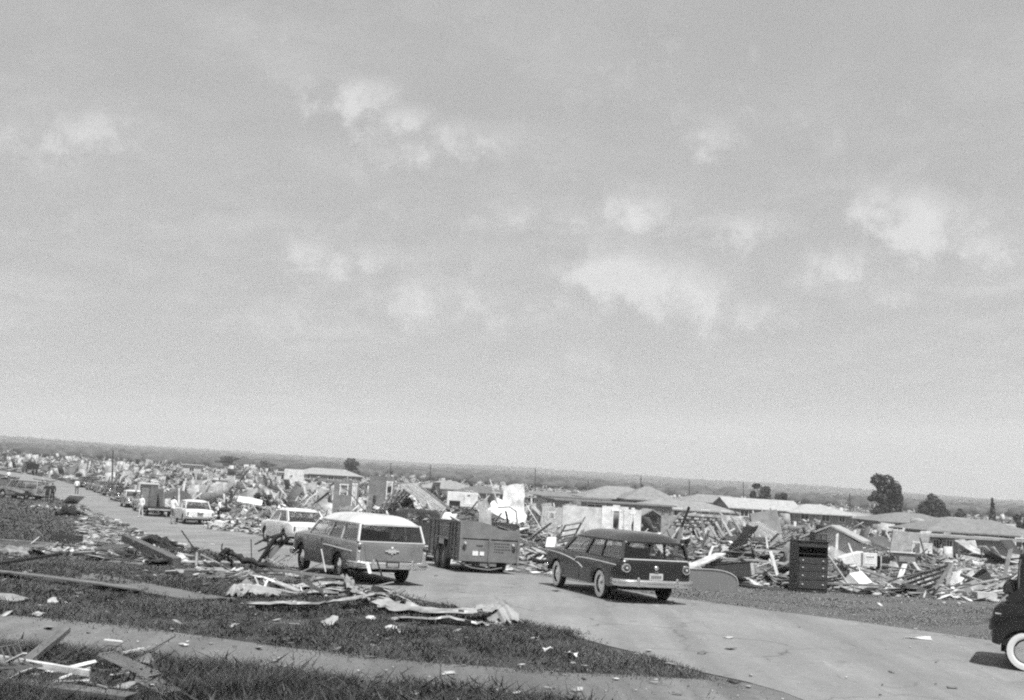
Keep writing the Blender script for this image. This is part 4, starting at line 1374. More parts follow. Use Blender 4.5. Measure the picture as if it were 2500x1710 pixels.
def collapsed(label, c, rx, ry, h, n, steep=.1, sheetp=.2, seed=None, yaw0=None, cat='collapsed house', small=1.0, name='collapsed_house', dark=0.0):
    seed = HEAP_N[0]; HEAP_N[0] += 1
    R = random.Random(1000 + seed)
    root = thing(name, label, cat, Matrix.Translation(c))
    f = mound(c, rx, ry, h, seed)
    g0 = c.z
    # heap surface
    mb = MB(); nr, na = 7, 20
    mb.v.append((0, 0, f(0, 0) * .8))
    for i in range(1, nr + 1):
        for k in range(na):
            a = 2 * PI * k / na; q = i / nr
            x, y = rx * q * math.cos(a), ry * q * math.sin(a)
            mb.v.append((x, y, G(c.x + x, c.y + y) - g0 + f(x, y) * .8 - (.08 if i == nr else -.02)))
    for k in range(na): mb.f.append((0, 1 + k, 1 + (k + 1) % na)); mb.m.append(0)
    for i in range(nr - 1):
        for k in range(na):
            a = 1 + i * na; b = a + na
            mb.f.append((a + k, b + k, b + (k + 1) % na, a + (k + 1) % na)); mb.m.append(0)
    mb.build('heap', M_MOUND, root, 60)
    # fine splinters
    C, S, Rm, mi = splinter_mesh(seed, int(420 + 55 * rx * ry) if name == 'collapsed_house' else int(14 * rx * ry))
    C = C.copy()
    C[:, 0] *= rx * 1.05; C[:, 1] *= ry * 1.05
    for i in range(len(C)):
        C[i, 2] = G(c.x + C[i, 0], c.y + C[i, 1]) - g0 + f(C[i, 0], C[i, 1]) * .85 + .03 + R.uniform(0, .06)
    V, Fc = boxes_np(C, S, Rm)
    so_ = big_mesh('splinters', V, Fc, DEB_MATS, 'stuff', np.repeat(mi, 6), 4)
    so_.parent = root
    yaw0 = yaw0 if yaw0 is not None else R.uniform(0, PI)
    n = min(int(n * 1.35), 290)
    for i in range(n):
        a, q = R.uniform(0, 2 * PI), math.sqrt(R.uniform(0, 1))
        x, y = rx * q * math.cos(a) * .98, ry * q * math.sin(a) * .98
        z = G(c.x + x, c.y + y) - g0 + f(x, y)
        k = R.random()
        sz = R.uniform(.55, 1.05)
        sp = sheetp * .75
        if k < sp: nm, me = 'sheet', R.choice(SHEETS); sz = R.uniform(.3, .8)
        elif k < sp + .03: nm, me = 'wall_frame', R.choice(FRAMES); sz = R.uniform(.5, .95)
        elif k < sp + .055: nm, me = 'broken_cabinet', R.choice(BLOCKS)
        elif k < sp + .12: nm, me = 'cloth', R.choice(CLOTHS)
        elif k < sp + .145: nm, me = 'wire', R.choice(WIRES)
        else: nm, me = 'plank', R.choice(PLANKS)
        if dark and R.random() < dark: nm, me = 'plank', PLANKS[7]
        pit = R.gauss(0, 11); rol = R.gauss(0, 14); dz = .07
        if R.random() < steep:
            sz = min(sz, .7); pit = R.choice((-1, 1)) * R.uniform(22, 62); dz = .25 + abs(math.sin(rad(pit))) * .45
        if nm == 'wall_frame': dz += .15; rol = R.gauss(0, 25)
        yw = (R.gauss(yaw0, .5) if R.random() < .5 else R.uniform(0, PI)) + (PI / 2 if R.random() < .4 else 0)
        m = Matrix.Translation((x, y, z + dz)) @ Euler((rad(rol), rad(pit), yw), 'XYZ').to_matrix().to_4x4() @ Matrix.Scale(small * sz, 4)
        link(nm, me, root, m)
    return root


# label, px, distance, rx, ry, height, pieces, steepness, share of sheets
CH = [
    ('heap of splintered timber behind the dark station wagon', 1760, 43, 4.0, 4.2, 1.35, 150, .16, .14),
    ('timber heap spilling towards the chest of drawers', 1880, 40.5, 3.0, 3.2, .7, 95, .10, .18),
    ('low spread of pale rubble right of the chest along the verge', 2120, 40, 4.6, 3.0, .35, 120, .03, .30),
    ('low spread of rubble at the verge below the pale house', 2350, 41.5, 4.0, 3.4, .35, 95, .02, .26),
    ('heap of boards around the dark dresser with the white top', 2220, 50, 5.0, 4.5, .45, 110, .04, .28),
    ('rubble heap behind the boarded verge, below the deep-eaved house', 2420, 56, 6.0, 5.0, .45, 90, .04, .26),
    ('white-strewn rubble between trailer and dark station wagon', 1310, 47, 3.6, 4.0, .65, 120, .06, .40),
    ('rubble heap under the tall folded white sheet', 1250, 60, 5.0, 5.0, 1.7, 120, .14, .30),
    ('heap of broken walls above the trailer load', 1130, 64, 5.0, 5.0, 1.0, 110, .10, .32),
    ('jagged heap of rafters above the pickup cab', 985, 67, 5.0, 5.0, 2.0, 120, .22, .22),
    ('heap of planks behind the pale wagon roof', 860, 68, 5.0, 5.0, 1.1, 110, .18, .16),
    ('dark brushy heap of boards behind the nearer white saloon', 668, 73, 3.8, 4.2, .7, 120, .12, .16),
    ('scattered boards beside the man carrying a bundle', 640, 86, 3.6, 4.0, .5, 85, .10, .22),
    ('heap of pale sheets beyond the nearer white saloon', 700, 98, 6.0, 6.0, .8, 95, .12, .36),
    ('wreck of a house beyond the grey window wall', 800, 112, 7.0, 6.0, 1.0, 95, .14, .30),
    ('wreck of a house behind the dark wagon roof', 1480, 62, 5.0, 5.0, .45, 95, .04, .28),
    ('wreck of a house around the roofless white walls', 1590, 82, 6.0, 6.0, .6, 85, .07, .30),
    ('wreck of a house beyond the timber heap', 1720, 72, 6.0, 6.0, .9, 110, .14, .24),
    ('wreck of a house behind the slumped roof frame', 1850, 66, 6.0, 5.0, 1.2, 100, .14, .22),
    ('wreck of a house in front of the wide white roof', 1930, 100, 9.0, 7.0, 1.1, 80, .10, .26),
    ('wreck of a house behind the white gabled house', 2130, 92, 9.0, 7.0, .8, 90, .08, .30),
    ('wreck of a house around the white stove cabinets', 1090, 96, 8.0, 7.0, 1.2, 90, .12, .34),
    ('wreck of a house behind the folded white sheet', 1290, 105, 6.0, 7.0, .8, 80, .10, .30),
    ('wreck of a house beyond the jagged rafters', 960, 108, 8.0, 7.0, 1.4, 85, .16, .28),
    ('wreck of a house beside the round-backed trailer', 560, 112, 7.0, 7.0, .6, 80, .08, .34),
    ('wreck of a house beyond the man in the road', 600, 142, 10.0, 8.0, .8, 75, .10, .38),
    ('wreck of a house up the slope from the lorry with pale roof', 470, 155, 9.0, 9.0, .8, 70, .08, .38),
    ('wreck of a house beside the far bend of the road', 385, 190, 10.0, 10.0, .8, 70, .08, .38),
    ('wreck of a house with pale boards below the lone bungalow', 770, 150, 11.0, 9.0, 1.3, 70, .10, .36),
    ('wreck of a house with pale boards below the dented roof', 1050, 140, 11.0, 9.0, 1.3, 70, .12, .34),
    ('wreck of a house among the rows below the broad pale roof', 1420, 130, 8.0, 8.0, .6, 60, .10, .30),
]
for (lb, px, d, rx, ry, h, n, st, sh) in CH:
    collapsed(lb.replace('right of the chest', 'next to the chest'), on(px, d), rx, ry, h, n, st, sh)

# heaps that carry something
for (lb, px, d, rx, ry, h, n) in (('rubble heap carrying the collapsed lean-to of pale rafters', 1750, 59, 2.4, 2.2, 1.75, 42), ('rubble heap under the slumped roof frame', 1835, 53, 2.0, 1.9, 1.6, 36), ('rubble heap carrying the white kitchen cabinets', 1128, 89, 3.4, 2.4, 2.75, 60),
                                  ('low rubble mound under the toppled refrigerator', 2045, 47.3, 1.7, 1.4, .85, 26), ('rubble mound under the pale square appliance', 2255, 64.5, 1.8, 1.6, 1.5, 28), ('rubble mound under the pale mattress', 609, 94.5, 2.4, 2.2, 1.65, 34), ('rubble mound under the dresser and stove', 2163, 46, 2.8, 1.8, .85, 34)):
    collapsed(lb, on(px, d), rx, ry, h, n, .04, .14, name='debris_heap', cat='debris heap', small=.7)

# small heaps on the lawn side of the road
collapsed('dark tangle of branches and boards on the lawn below the crushed van', on(150, 92), 2.2, 2.0, .15, 30, .05, .0, small=.5, name='debris_heap', cat='debris heap', dark=.6)
collapsed('low debris heap around the crushed van', on(60, 117), 3.5, 2.0, .12, 36, .06, .0, small=.55, name='debris_heap', cat='debris heap', dark=.4)
collapsed('dark roots and boards heaped at the lawn edge by the bend', on(225, 66), 1.8, 1.6, .2, 22, .06, .0, small=.5, name='debris_heap', cat='debris heap', dark=.7)


collapsed('small heap of broken boards under the corrugated strips by the grey wagon', W(790, 1452), 1.7, .9, .10, 40, .05, .1, name='debris_heap', cat='debris heap', small=.42)
collapsed('dark splintered boards heaped in the near corner under the bright rail', W(110, 1668), 1.3, .7, .08, 30, .05, .06, name='debris_heap', cat='debris heap', small=.36, dark=.5)
collapsed('charred boards scattered on the lawn beyond the raised beam', W(270, 1368), 2.4, 1.2, .08, 32, .04, .04, name='debris_heap', cat='debris heap', small=.5, dark=.6)
collapsed('loose boards scattered on the upper lawn by the picture edge', W(70, 1345), 2.6, 1.4, .06, 28, .03, .06, name='debris_heap', cat='debris heap', small=.5, dark=.3)
collapsed('scatter of sticks and scraps where the lawn meets the road', W(600, 1412), 1.6, 1.0, .08, 34, .06, .04, name='debris_heap', cat='debris heap', small=.42, dark=.35)

# ------------------------------------------------------------------ far rubble field and litter (nobody could count it)
def far_rubble():
    n = 48000
    y = 100 + (470 - 100) * NR.uniform(0, 1, n) ** 1.15
    x = NR.uniform(-.56, .5, n) * y
    near_x = np.interp(y, [q[1] for q in ROAD_NEAR], [q[0] for q in ROAD_NEAR])
    keep = (~inside(ROAD_POLY, x, y)) & ((x > near_x) | (y > 215))
    # streets and yards between wrecks; standing houses fill the ground further right
    lot = np.sin(x * .21 + y * .05) + np.sin(y * .17 - x * .03)
    keep &= (lot > -1.0) | (NR.uniform(size=n) < .25)
    thin = np.where((x / y > .02) & (y > 150), .35, 1.0)
    keep &= NR.uniform(size=n) < thin
    x, y = x[keep], y[keep]; n = len(x)
    L = .25 + 2.6 * NR.uniform(0, 1, n) ** 1.7; flat = NR.uniform(size=n) < .5
    S = np.stack([L / 2, np.where(flat, L * NR.uniform(.2, .45, n), NR.uniform(.05, .16, n)), np.where(flat, .03, NR.uniform(.02, .08, n))], 1)
    up = NR.uniform(size=n) < .15
    pit = np.where(up, NR.uniform(.5, 1.4, n), NR.normal(0, .22, n))
    hp = np.maximum(0, lot[keep]) * .55 * NR.uniform(.2, 1.1, n)
    C = np.stack([x, y, Gn(x, y) + .1 + hp + np.where(up, S[:, 0] * .7, 0)], 1)
    V, Fc = boxes_np(C, S, rots(n, NR.uniform(0, 2 * PI, n), pit, NR.normal(0, .3, n)))
    mi = NR.choice(8, n, p=[.17, .11, .24, .10, .22, .06, .05, .05])
    o = big_mesh('rubble', V, Fc, DEB_MATS, 'stuff', np.repeat(mi, 6), 4)
    tag(o, 'field of wreckage covering the far slope up to the woods', 'rubble')


far_rubble()


def litter(name, label, n, yr, xs, cond, big=.16, small=.015, mats=None, p=None, lift=.012):
    y = NR.uniform(*yr, n); x = NR.uniform(xs[0], xs[1], n) * y
    k = cond(x, y); x, y = x[k], y[k]; n = len(x)
    L = small + (big - small) * NR.uniform(0, 1, n) ** 3.2
    S = np.stack([L, L * NR.uniform(.25, .8, n), np.full(n, .006)], 1)
    C = np.stack([x, y, Gn(x, y) + lift + .02], 1)
    V, Fc = boxes_np(C, S, rots(n, NR.uniform(0, 2 * PI, n), NR.normal(0, .16, n), NR.normal(0, .16, n)))
    mi = NR.choice(len(mats), n, p=p)
    return tag(big_mesh(name, V, Fc, mats, 'stuff', np.repeat(mi, 6), 4), label, 'litter')


LM = [M_SHEET[0], M_WOOD[0], M_WOOD[1], M_WOOD[3], M_SHEET[1]]
notroad = lambda x, y: ~inside(ROAD_POLY, x, y)
litter('litter', 'white scraps strewn over lawn, path and road', 2600, (13, 46), (-.5, .5), lambda x, y: NR.uniform(size=x.shape) < np.where(inside(ROAD_POLY, x, y), .12, np.where(x > -.3 * y + 9, .25, .8)), .10, .008, LM, [.5, .2, .1, .1, .1], .012)
litter('rubble_scraps', 'small scraps covering the wrecked lots', 30000, (37, 118), (-.36, .5), lambda x, y: notroad(x, y) & ((x + y * .36) > 0), .42, .03, DEB_MATS, [.19, .22, .10, .12, .12, .12, .07, .06], .02)


# ------------------------------------------------------------------ furniture and wreckage with a face of its own
def chest(mw):
    r = thing('chest_of_drawers', 'tall dark wooden chest of drawers with its top drawer missing, standing on the verge', 'chest of drawers', mw)
    m = mat('walnut_veneer', .026, .45, 0, .25, 2, .1, True); mf = mat('drawer_front', .042, .4, 0, .3, 2, .1, True)
    w, d, h = 1.0, .52, 1.50
    for s in (-1, 1): MB().box((s * (w / 2 - .02), 0, h / 2), (.04, d, h)).build('side_panel', m, r)
    MB().box((0, d / 2 - .01, h / 2), (w - .08, .02, h - .02)).build('back_panel', M_BLACK, r)
    bevel(MB().box((0, -.02, h + .015), (w + .06, d + .06, .035)).build('top', m, r), .01)
    MB().box((0, -d / 2 + .03, .05), (w - .08, .04, .1)).build('plinth', m, r)
    MB().box((0, -.0, h - .36), (w - .09, d - .05, .02)).build('shelf', m, r)
    bevel(MB().box((0, -d / 2 + .01, h - .085), (w - .08, .03, .15)).build('top_rail', mf, r), .004)
    z = .11
    for hh in (.26, .25, .22, .20):
        dr = MB().box((0, -d / 2 - .002, z + hh / 2), (w - .09, .03, hh - .016)).build('drawer', mf, r); bevel(dr, .006)
        for s in (-1, 1):
            MB().ball((s * .33, -d / 2 - .035, z + hh / 2), (.032, .02, .022), 0, 2).build('knob', M_LAMP, dr, 60)
        z += hh
    return r


cm = ra(1972, 1446, 13)
chest(cm)
bx = thing('wooden_box', 'small dark box with two panels standing on the chest of drawers', 'box', cm @ Matrix.Translation((.30, 0, 1.535)))
bevel(MB().box((0, 0, .10), (.42, .3, .2)).build('case', mat('walnut_veneer', .026), bx), .006)
for x in (-.1, .1): MB().box((x, -.155, .1), (.15, .012, .13)).build('panel', M_SHEET[2], bx)


def headboard(mw):
    r = thing('headboard', 'grey bed headboard with a curved top standing at the verge', 'headboard', mw)
    n = 16; w, h = 1.5, .58
    pts = [(-w / 2, 0), (w / 2, 0)] + [(w / 2 * math.cos(PI * k / n) if k <= n / 2 else w / 2 * math.cos(PI * k / n) * 1.0, .14 + (h - .14) * max(0, math.sin(PI * min(k, n / 2 + 2) / n)) ** .55) for k in range(n // 2 + 1)] + [(-w / 2, h - .02)]
    mb = MB(); N = len(pts)
    mb.v += [(x, 0, z) for x, z in pts] + [(x, .05, z) for x, z in pts]
    mb.f.append(tuple(range(N))); mb.f.append(tuple(range(2 * N - 1, N - 1, -1)))
    for k in range(N): mb.f.append((k, (k + 1) % N, N + (k + 1) % N, N + k))
    mb.m += [0] * (N + 2)
    mb.build('board', mat('grey_veneer', .17, .5, 0, .1, 3), r)
    MB().tube([(x, -.005, z) for x, z in pts[1:]], .02, 6).build('edge_moulding', mat('pale_edge', .3, .5), r, 60)
    return r


headboard(ra(1735, 1442, -4))
def thing_box(name, label, cat, mw, sz, m, parts=(), bev=.02):
    r = thing(name, label, cat, mw)
    bevel(MB().box((0, 0, sz[2] / 2), sz).build('case', m, r), bev)
    for (nm, c, s_, m_) in parts: bevel(MB().box(c, s_).build(nm, m_, r), .006)
    return r


D_ = M_WOOD[3]
E_ = lambda x, y, z: Euler((rad(x), rad(y), rad(z))).to_matrix().to_4x4()
A_ = lambda px, py, d, psi=0, e=(0, 0, 0): Matrix.Translation(at(px, py, d)) @ frame(on(px, d), psi).to_3x3().to_4x4() @ E_(*e)
thing_box('trunk', 'dark wooden trunk tipped among the boards beside the chest', 'trunk', A_(1795, 1410, 37.0, -20, (0, -8, 0)), (1.05, .5, .42), D_, [('pale_end', (.56, -.05, .22), (.06, .3, .36), M_WOOD[0]), ('lid', (0, 0, .44), (1.08, .53, .04), D_)])
thing_box('dresser', 'dark dresser with a bright white cloth over its top', 'dresser', A_(2205, 1398, 46, -10), (.95, .5, .72), D_, [('white_cloth', (-.05, 0, .75), (.9, .56, .05), M_SHEET[3]), ('drawer', (.1, -.26, .5), (.6, .02, .2), M_WOOD[1]), ('drawer', (.1, -.26, .25), (.6, .02, .2), D_)])
thing_box('cabinet', 'black open cabinet leaning against the dresser', 'cabinet', A_(2160, 1398, 45, 12), (.55, .4, .58), M_RUST, [('shelf', (0, -.21, .3), (.5, .02, .03), M_WOOD[0]), ('side_strip', (-.27, -.2, .3), (.04, .03, .58), M_SHEET[0])])
thing_box('stove', 'white enamel stove standing by the black cabinet', 'stove', A_(2121, 1383, 44, -6), (.50, .45, .48), M_SHEET[3], [('oven_door', (0, -.23, .2), (.4, .02, .25), M_SHEET[3]), ('handle', (0, -.25, .36), (.3, .02, .03), M_CHROME)])
thing_box('kitchen_cabinet', 'white kitchen cabinets with a dark open bay, up the slope from the trailer', 'cabinet', A_(1128, 1237, 88, 2), (2.25, .5, 1.05), M_SHEET[3], [('open_bay', (-.55, -.26, .2), (.8, .02, .38), M_BLACK), ('door', (.35, -.26, .55), (.5, .02, .8), M_SHEET[3]), ('knob', (.15, -.28, .6), (.04, .03, .2), M_CHROME), ('door', (.85, -.26, .55), (.45, .02, .8), M_SHEET[3]), ('label_plate', (.45, -.275, .82), (.2, .01, .12), M_WOOD[1])], .03)
thing_box('refrigerator', 'white refrigerator lying on the rubble near the verge', 'refrigerator', A_(2045, 1378, 47, 14, (0, 74, 0)), (.55, .5, 1.1), M_SHEET[3], [('door', (-.02, -.26, .55), (.5, .03, 1.0), M_SHEET[3]), ('handle', (.2, -.29, .6), (.03, .03, .25), M_CHROME)], .05)
thing_box('cupboard', 'grey cupboard front with dark slots at the verge', 'cupboard', A_(2303, 1461, 38.5, 2, (0, 8, 0)), (.36, .25, .30), M_RUST, [('slat', (-.1, -.13, .15), (.04, .02, .28), M_SHEET[1]), ('slat', (.03, -.13, .15), (.04, .02, .28), M_SHEET[1])])
thing_box('washing_machine', 'pale square appliance among rubble beyond the crate stack', 'appliance', A_(2255, 1352, 64, 5), (.7, .6, .5), M_SHEET[0], [('lid', (0, 0, .53), (.72, .62, .04), M_SHEET[3])])
thing_box('crate', 'bright white box upright in front of the broken walls', 'box', A_(1178, 1283, 58, 4, (0, 7, 0)), (.42, .3, .72), M_SHEET[3], [('lid', (0, 0, .74), (.45, .33, .03), M_SHEET[0])])
thing_box('mattress', 'pale mattress slumped on the heap behind the nearer white saloon', 'mattress', A_(609, 1229, 94, 10, (18, 6, 0)), (1.9, 1.3, .2), M_SHEET[0], [('welt', (0, 0, .2), (1.92, 1.32, .02), M_WOOD[2])], .08)
thing_box('mattress', 'white mattress lying behind the kerb by the far refrigerator', 'mattress', A_(2085, 1420, 43, 30, (-10, 4, 0)), (1.2, .8, .14), M_SHEET[3], [('welt', (0, 0, .13), (1.22, .82, .02), M_SHEET[0])], .06)


def folded_sheet():
    """tall white wallboard, folded over in the middle"""
    r = thing('wallboard', 'tall folded white wallboard propped up behind the trailer', 'wallboard', A_(1236, 1290, 59, 4))
    a = sheet_mesh('leaf', 1.05, 2.15, .03, M_SHEET[0], .09, 11)
    b = sheet_mesh('leaf', 1.75, .85, .03, M_SHEET[3], .07, 13)
    link('upright_leaf', a, r, Matrix.Translation((.35, .25, 1.15)) @ E_(82, 6, 0) @ E_(0, 0, 12))
    link('fallen_leaf', b, r, Matrix.Translation((.0, -.1, .75)) @ E_(58, 0, 0) @ E_(0, 0, -32))
    for k, (p, q) in enumerate((((-.1, -.1, .2), (-.95, .2, 2.35)), ((-.75, -.1, .25), (.25, -.35, -.15)))):
        MB().bar(p, q, .06, .05).build('pole', M_WOOD[0], r)
    return r


folded_sheet()


def lump(r, seed, m, sub=2):
    mb = MB().ball((0, 0, 0), 1.0, 0, sub)
    R_ = Vector((seed * 3.7, seed * 1.3, 0))
    mb.v = [tuple((Vector(v) * (.75 + .5 * mnoise.noise(Vector(v) * 1.6 + R_)))[k] * r[k] for k in range(3)) for v in mb.v]
    return mb.mesh('lump', m)


def loose(name, label, cat, me, mw, group=None):
    return tag(link(name, me, None, mw), label, cat, group)


def board_between(name, label, p, q, w, t, m, cat='board', lift=.06, roll=0.0, seg=4, bend=0.0):
    """a board between two terrain or space points"""
    p, q = Vector(p), Vector(q)
    L = (q - p).length
    me = plank_mesh(name, L, w, t, m, bend, seg)
    d = (q - p).normalized()
    up = Vector((0, 0, 1)); s = up.cross(d).normalized(); u = d.cross(s)
    R = Matrix((d, s, u)).transposed().to_4x4()
    mw = Matrix.Translation((p + q) / 2 + Vector((0, 0, lift))) @ R @ Matrix.Rotation(rad(roll), 4, 'X')
    return loose(name, label, cat, me, mw)


g2 = lambda a, b, za=0, zb_=0: (W(*a) + Vector((0, 0, za)), W(*b) + Vector((0, 0, zb_)))
# near left corner
board_between('pipe_rail', 'bright squared rail lying across the near corner of the lawn', *g2((-260, 1600), (215, 1682), .12, .12), .075, .07, M_WOOD[2])
board_between('board', 'dark broad board under the bright rail, running out of the picture', *g2((-200, 1660), (330, 1728), .05, .05), .26, .05, M_PLANK)
board_between('board', 'short dark beam rising from the bright rail towards the path', *g2((55, 1640), (158, 1577), .02, .16), .14, .07, M_PLANK)
board_between('board', 'flat grey board lying in dark weeds near the bottom of the picture', *g2((300, 1650), (420, 1712), .03, .02), .30, .035, M_PLANK)
board_between('stick', 'thin pale stick on the path edge', *g2((300, 1611), (350, 1602), .03, .04), .035, .03, M_WOOD[2])
board_between('stick', 'curved white strip lying on the path', *g2((255, 1578), (298, 1582), .03, .03), .06, .015, M_SHEET[3])
loose('paper', 'crumpled pale sheet in the weeds beyond the bright rail', 'sheet', sheet_mesh('paper', .42, .26, .01, M_SHEET[1], .05, 21), Matrix.Translation(W(330, 1630) + Vector((0, 0, .08))) @ E_(8, -6, 30))
loose('paper', 'folded pale scrap near the broad board at the bottom', 'sheet', sheet_mesh('paper', .45, .24, .01, M_SHEET[1], .04, 22), Matrix.Translation(W(290, 1690) + Vector((0, 0, .07))) @ E_(4, -4, -20))
# long boards on the upper lawn
board_between('board', 'long weathered board running in from the edge across the upper lawn', *g2((-60, 1322), (325, 1355), .03, .03), .22, .03, M_PLANK, bend=.03)
board_between('board', 'dark-sided plank with a lit top edge on the upper lawn', *g2((128, 1326), (196, 1330), .12, .12), .12, .2, D_)
board_between('board', 'long grey board below the upper lawn boards', *g2((-80, 1398), (340, 1450), .03, .03), .24, .03, M_PLANK, bend=.02)
board_between('beam', 'long dark beam with one end raised off the lawn', *g2((304, 1352), (432, 1384), .38, .05), .22, .2, M_PLANK)
board_between('board', 'blackened plank by the middle of the lawn', *g2((238, 1356), (325, 1372), .06, .06), .2, .1, M_RUST)
board_between('board', 'black tar-paper strip behind the raised beam', *g2((372, 1382), (445, 1372), .05, .05), .5, .03, M_RUST)
board_between('board', 'pale plank pointing from the raised beam to the twisted branch', *g2((432, 1382), (590, 1384), .05, .06), .12, .04, M_WOOD[2])
board_between('stake', 'short pale stake standing upright beside the raised beam', W(479, 1385) - Vector((0, 0, .1)), W(479, 1385) + Vector((.01, 0, .36)), .09, .05, M_WOOD[2], 'stake', 0)
board_between('board', 'dark plank jutting in from the picture edge over the lawn', *g2((-40, 1396), (140, 1384), .06, .22), .12, .06, M_RUST)
loose('sheet', 'big dusty grey sheet lying flat in the middle of the lawn', 'sheet', sheet_mesh('sheet', 4.6, 1.0, .02, mat('dusty_board', .12, .9, 0, .3, 2), .05, 31), Matrix.Translation(W(330, 1435) + Vector((0, 0, .025))) @ frame(W(330, 1435), 52).to_3x3().to_4x4() @ E_(0, 0, 90))
loose('sack', 'rounded pale lump on the lawn near the picture edge', 'sack', lump((.42, .3, .26), 8, M_SHEET[1], 3), Matrix.Translation(W(42, 1358) + Vector((0, 0, .06))))
loose('sheet', 'white crumpled scrap at the picture edge by the dark weeds', 'sheet', sheet_mesh('sheet', .7, .3, .012, M_SHEET[1], .05, 33), Matrix.Translation(W(12, 1472) + Vector((0, 0, .08))) @ E_(6, 4, 10))
loose('rag', 'round white rag in the dark weeds above the path', 'rag', lump((.13, .1, .09), 9, M_SHEET[0]), Matrix.Translation(W(127, 1478) + Vector((0, 0, .06))))
loose('brick_scrap', 'white brick-shaped scrap at the path edge', 'scrap', lump((.14, .07, .05), 10, M_SHEET[0]), Matrix.Translation(W(92, 1506) + Vector((0, 0, .04))) @ E_(0, 0, 8))


def twisted_metal(label, pts, w, m, folds=3, seed=1, name='metal_strip'):
    """a torn length of thin siding: long folds, creases and ragged edges along space points"""
    R = random.Random(seed)
    Lp = sum((Vector(b) - Vector(a)).length for a, b in zip(pts, pts[1:]))
    P = resample3(pts, max(9, int(Lp * 9)))
    mb = MB(); n = 4 * folds + 1
    for i, p in enumerate(P):
        d = (P[min(i + 1, len(P) - 1)] - P[max(i - 1, 0)]).normalized()
        s = Vector((0, 0, 1)).cross(d).normalized(); u = d.cross(s)
        crease = .09 * abs(mnoise.noise(Vector((i * .31, seed * 3.3, 0)))) + (.04 if R.random() < .10 else 0)
        tw = .25 * mnoise.noise(Vector((i * .09, seed, 5)))
        for k in range(n):
            t = k / (n - 1) - .5
            rib = .035 * (1 if (k % 4) in (1, 2) else 0)
            a = t * w * (1 + .25 * mnoise.noise(Vector((i * .4, seed + 9, k * .2)))) + (R.uniform(-.05, .05) if k in (0, n - 1) else 0)
            b = rib + crease * math.cos(t * 5 + seed) + .05 * mnoise.noise(Vector((i * .3, k * .3, seed * 7.7)))
            q = s * (a * math.cos(tw) - b * math.sin(tw)) + u * (a * math.sin(tw) + b * math.cos(tw))
            e = d * (R.uniform(-.14, .14) if i in (0, len(P) - 1) else 0)
            mb.v.append(tuple(p + q + e))
    for i in range(len(P) - 1):
        for k in range(n - 1):
            if R.random() < .015: continue
            mb.f.append((i * n + k, i * n + k + 1, (i + 1) * n + k + 1, (i + 1) * n + k)); mb.m.append(0)
    o = mb.build(name, m)
    sm = o.modifiers.new('thick', 'SOLIDIFY'); sm.thickness = .006
    return tag(o, label, 'metal strip')


wz = lambda px, py, z: W(px, py) + Vector((0, 0, z))
twisted_metal('long pale corrugated metal strip bent across the grass beside the road', [wz(618, 1490, 0.09), wz(720, 1492, 0.12), wz(820, 1492, 0.16), wz(900, 1485, 0.23), wz(935, 1482, 0.19)], .42, M_METAL, 3, 2)
twisted_metal('second corrugated strip, its far end folded up like a tent', [wz(925, 1492, 0.17), wz(1010, 1502, 0.12), wz(1100, 1512, 0.14), wz(1170, 1515, 0.19), wz(1208, 1512, 0.24), wz(1240, 1528, 0.04)], .5, M_METAL, 3, 5)
twisted_metal('short bright metal roll behind the long corrugated strip', [wz(735, 1448, 0.13), wz(780, 1446, 0.17), wz(840, 1444, 0.14)], .5, M_METAL, 4, 7)
twisted_metal('pale strip leaning down from the twisted post to the metal', [wz(842, 1440, 0.30), wz(868, 1466, 0.19), wz(902, 1478, 0.14)], .2, M_METAL, 2, 9)
twisted_metal('crumpled white flashing at the tip of the metal strips', [wz(572, 1462, 0.04), wz(585, 1452, 0.16), wz(625, 1455, 0.12), wz(680, 1462, 0.07)], .4, M_METAL, 3, 12)
twisted_metal('dull grey strip lying under the tented strip', [wz(960, 1515, 0.02), wz(1060, 1522, 0.04), wz(1150, 1528, 0.04), wz(1200, 1530, 0.03)], .3, mat('dull_metal', .3, .5, .5, .2), 2, 15)
board_between('post', 'broken post standing against the grey wagon rear wheel', W(842, 1446), wz(842, 1446, .52), .13, .1, M_WOOD[1], 'post', 0)
board_between('board', 'grey plank running from the dark branch under the grey wagon', *g2((655, 1432), (850, 1432), .30, .12), .3, .05, M_WOOD[1])
board_between('rod', 'thin pale rod slanting up against the grey wagon flank', wz(715, 1425, .18), wz(788, 1418, .42), .025, .025, M_METAL, 'rod', 0)
for i, (a, b, lb) in enumerate((((905, 1515), .1, 'white plaster lump under the corrugated strip'), ((955, 1540), .12, 'cluster of white plaster lumps in the grass below the strips'), ((978, 1548), .09, 'white lump beside the plaster cluster'))):
    loose('plaster_lump', lb, 'plaster', lump((b * 1.2, b * .9, b * .6), i + 1, M_SHEET[0]), Matrix.Translation(W(*a) + Vector((0, 0, .04))) @ E_(0, 0, 30 * i))
loose('paper', 'pale paper sheet caught in the grass below the strips', 'sheet', sheet_mesh('paper', .3, .16, .008, M_SHEET[0], .05, 41), Matrix.Translation(W(805, 1535) + Vector((0, 0, .12))) @ E_(25, -20, 60))
loose('paper', 'small white paper on the grass tongue by the road', 'sheet', sheet_mesh('paper', .14, .1, .008, M_SHEET[3], .03, 42), Matrix.Translation(W(1337, 1597) + Vector((0, 0, .08))) @ E_(12, -10, 20))
loose('paper', 'white paper scrap lower on the grass tongue', 'sheet', sheet_mesh('paper', .15, .1, .008, M_SHEET[3], .03, 43), Matrix.Translation(W(1399, 1609) + Vector((0, 0, .08))) @ E_(10, 12, -20))
loose('paper', 'white scrap lying on the road at the verge', 'sheet', sheet_mesh('paper', .5, .14, .01, M_SHEET[3], .03, 44), Matrix.Translation(W(2240, 1562) + Vector((0, 0, .03))) @ E_(0, 0, -12))


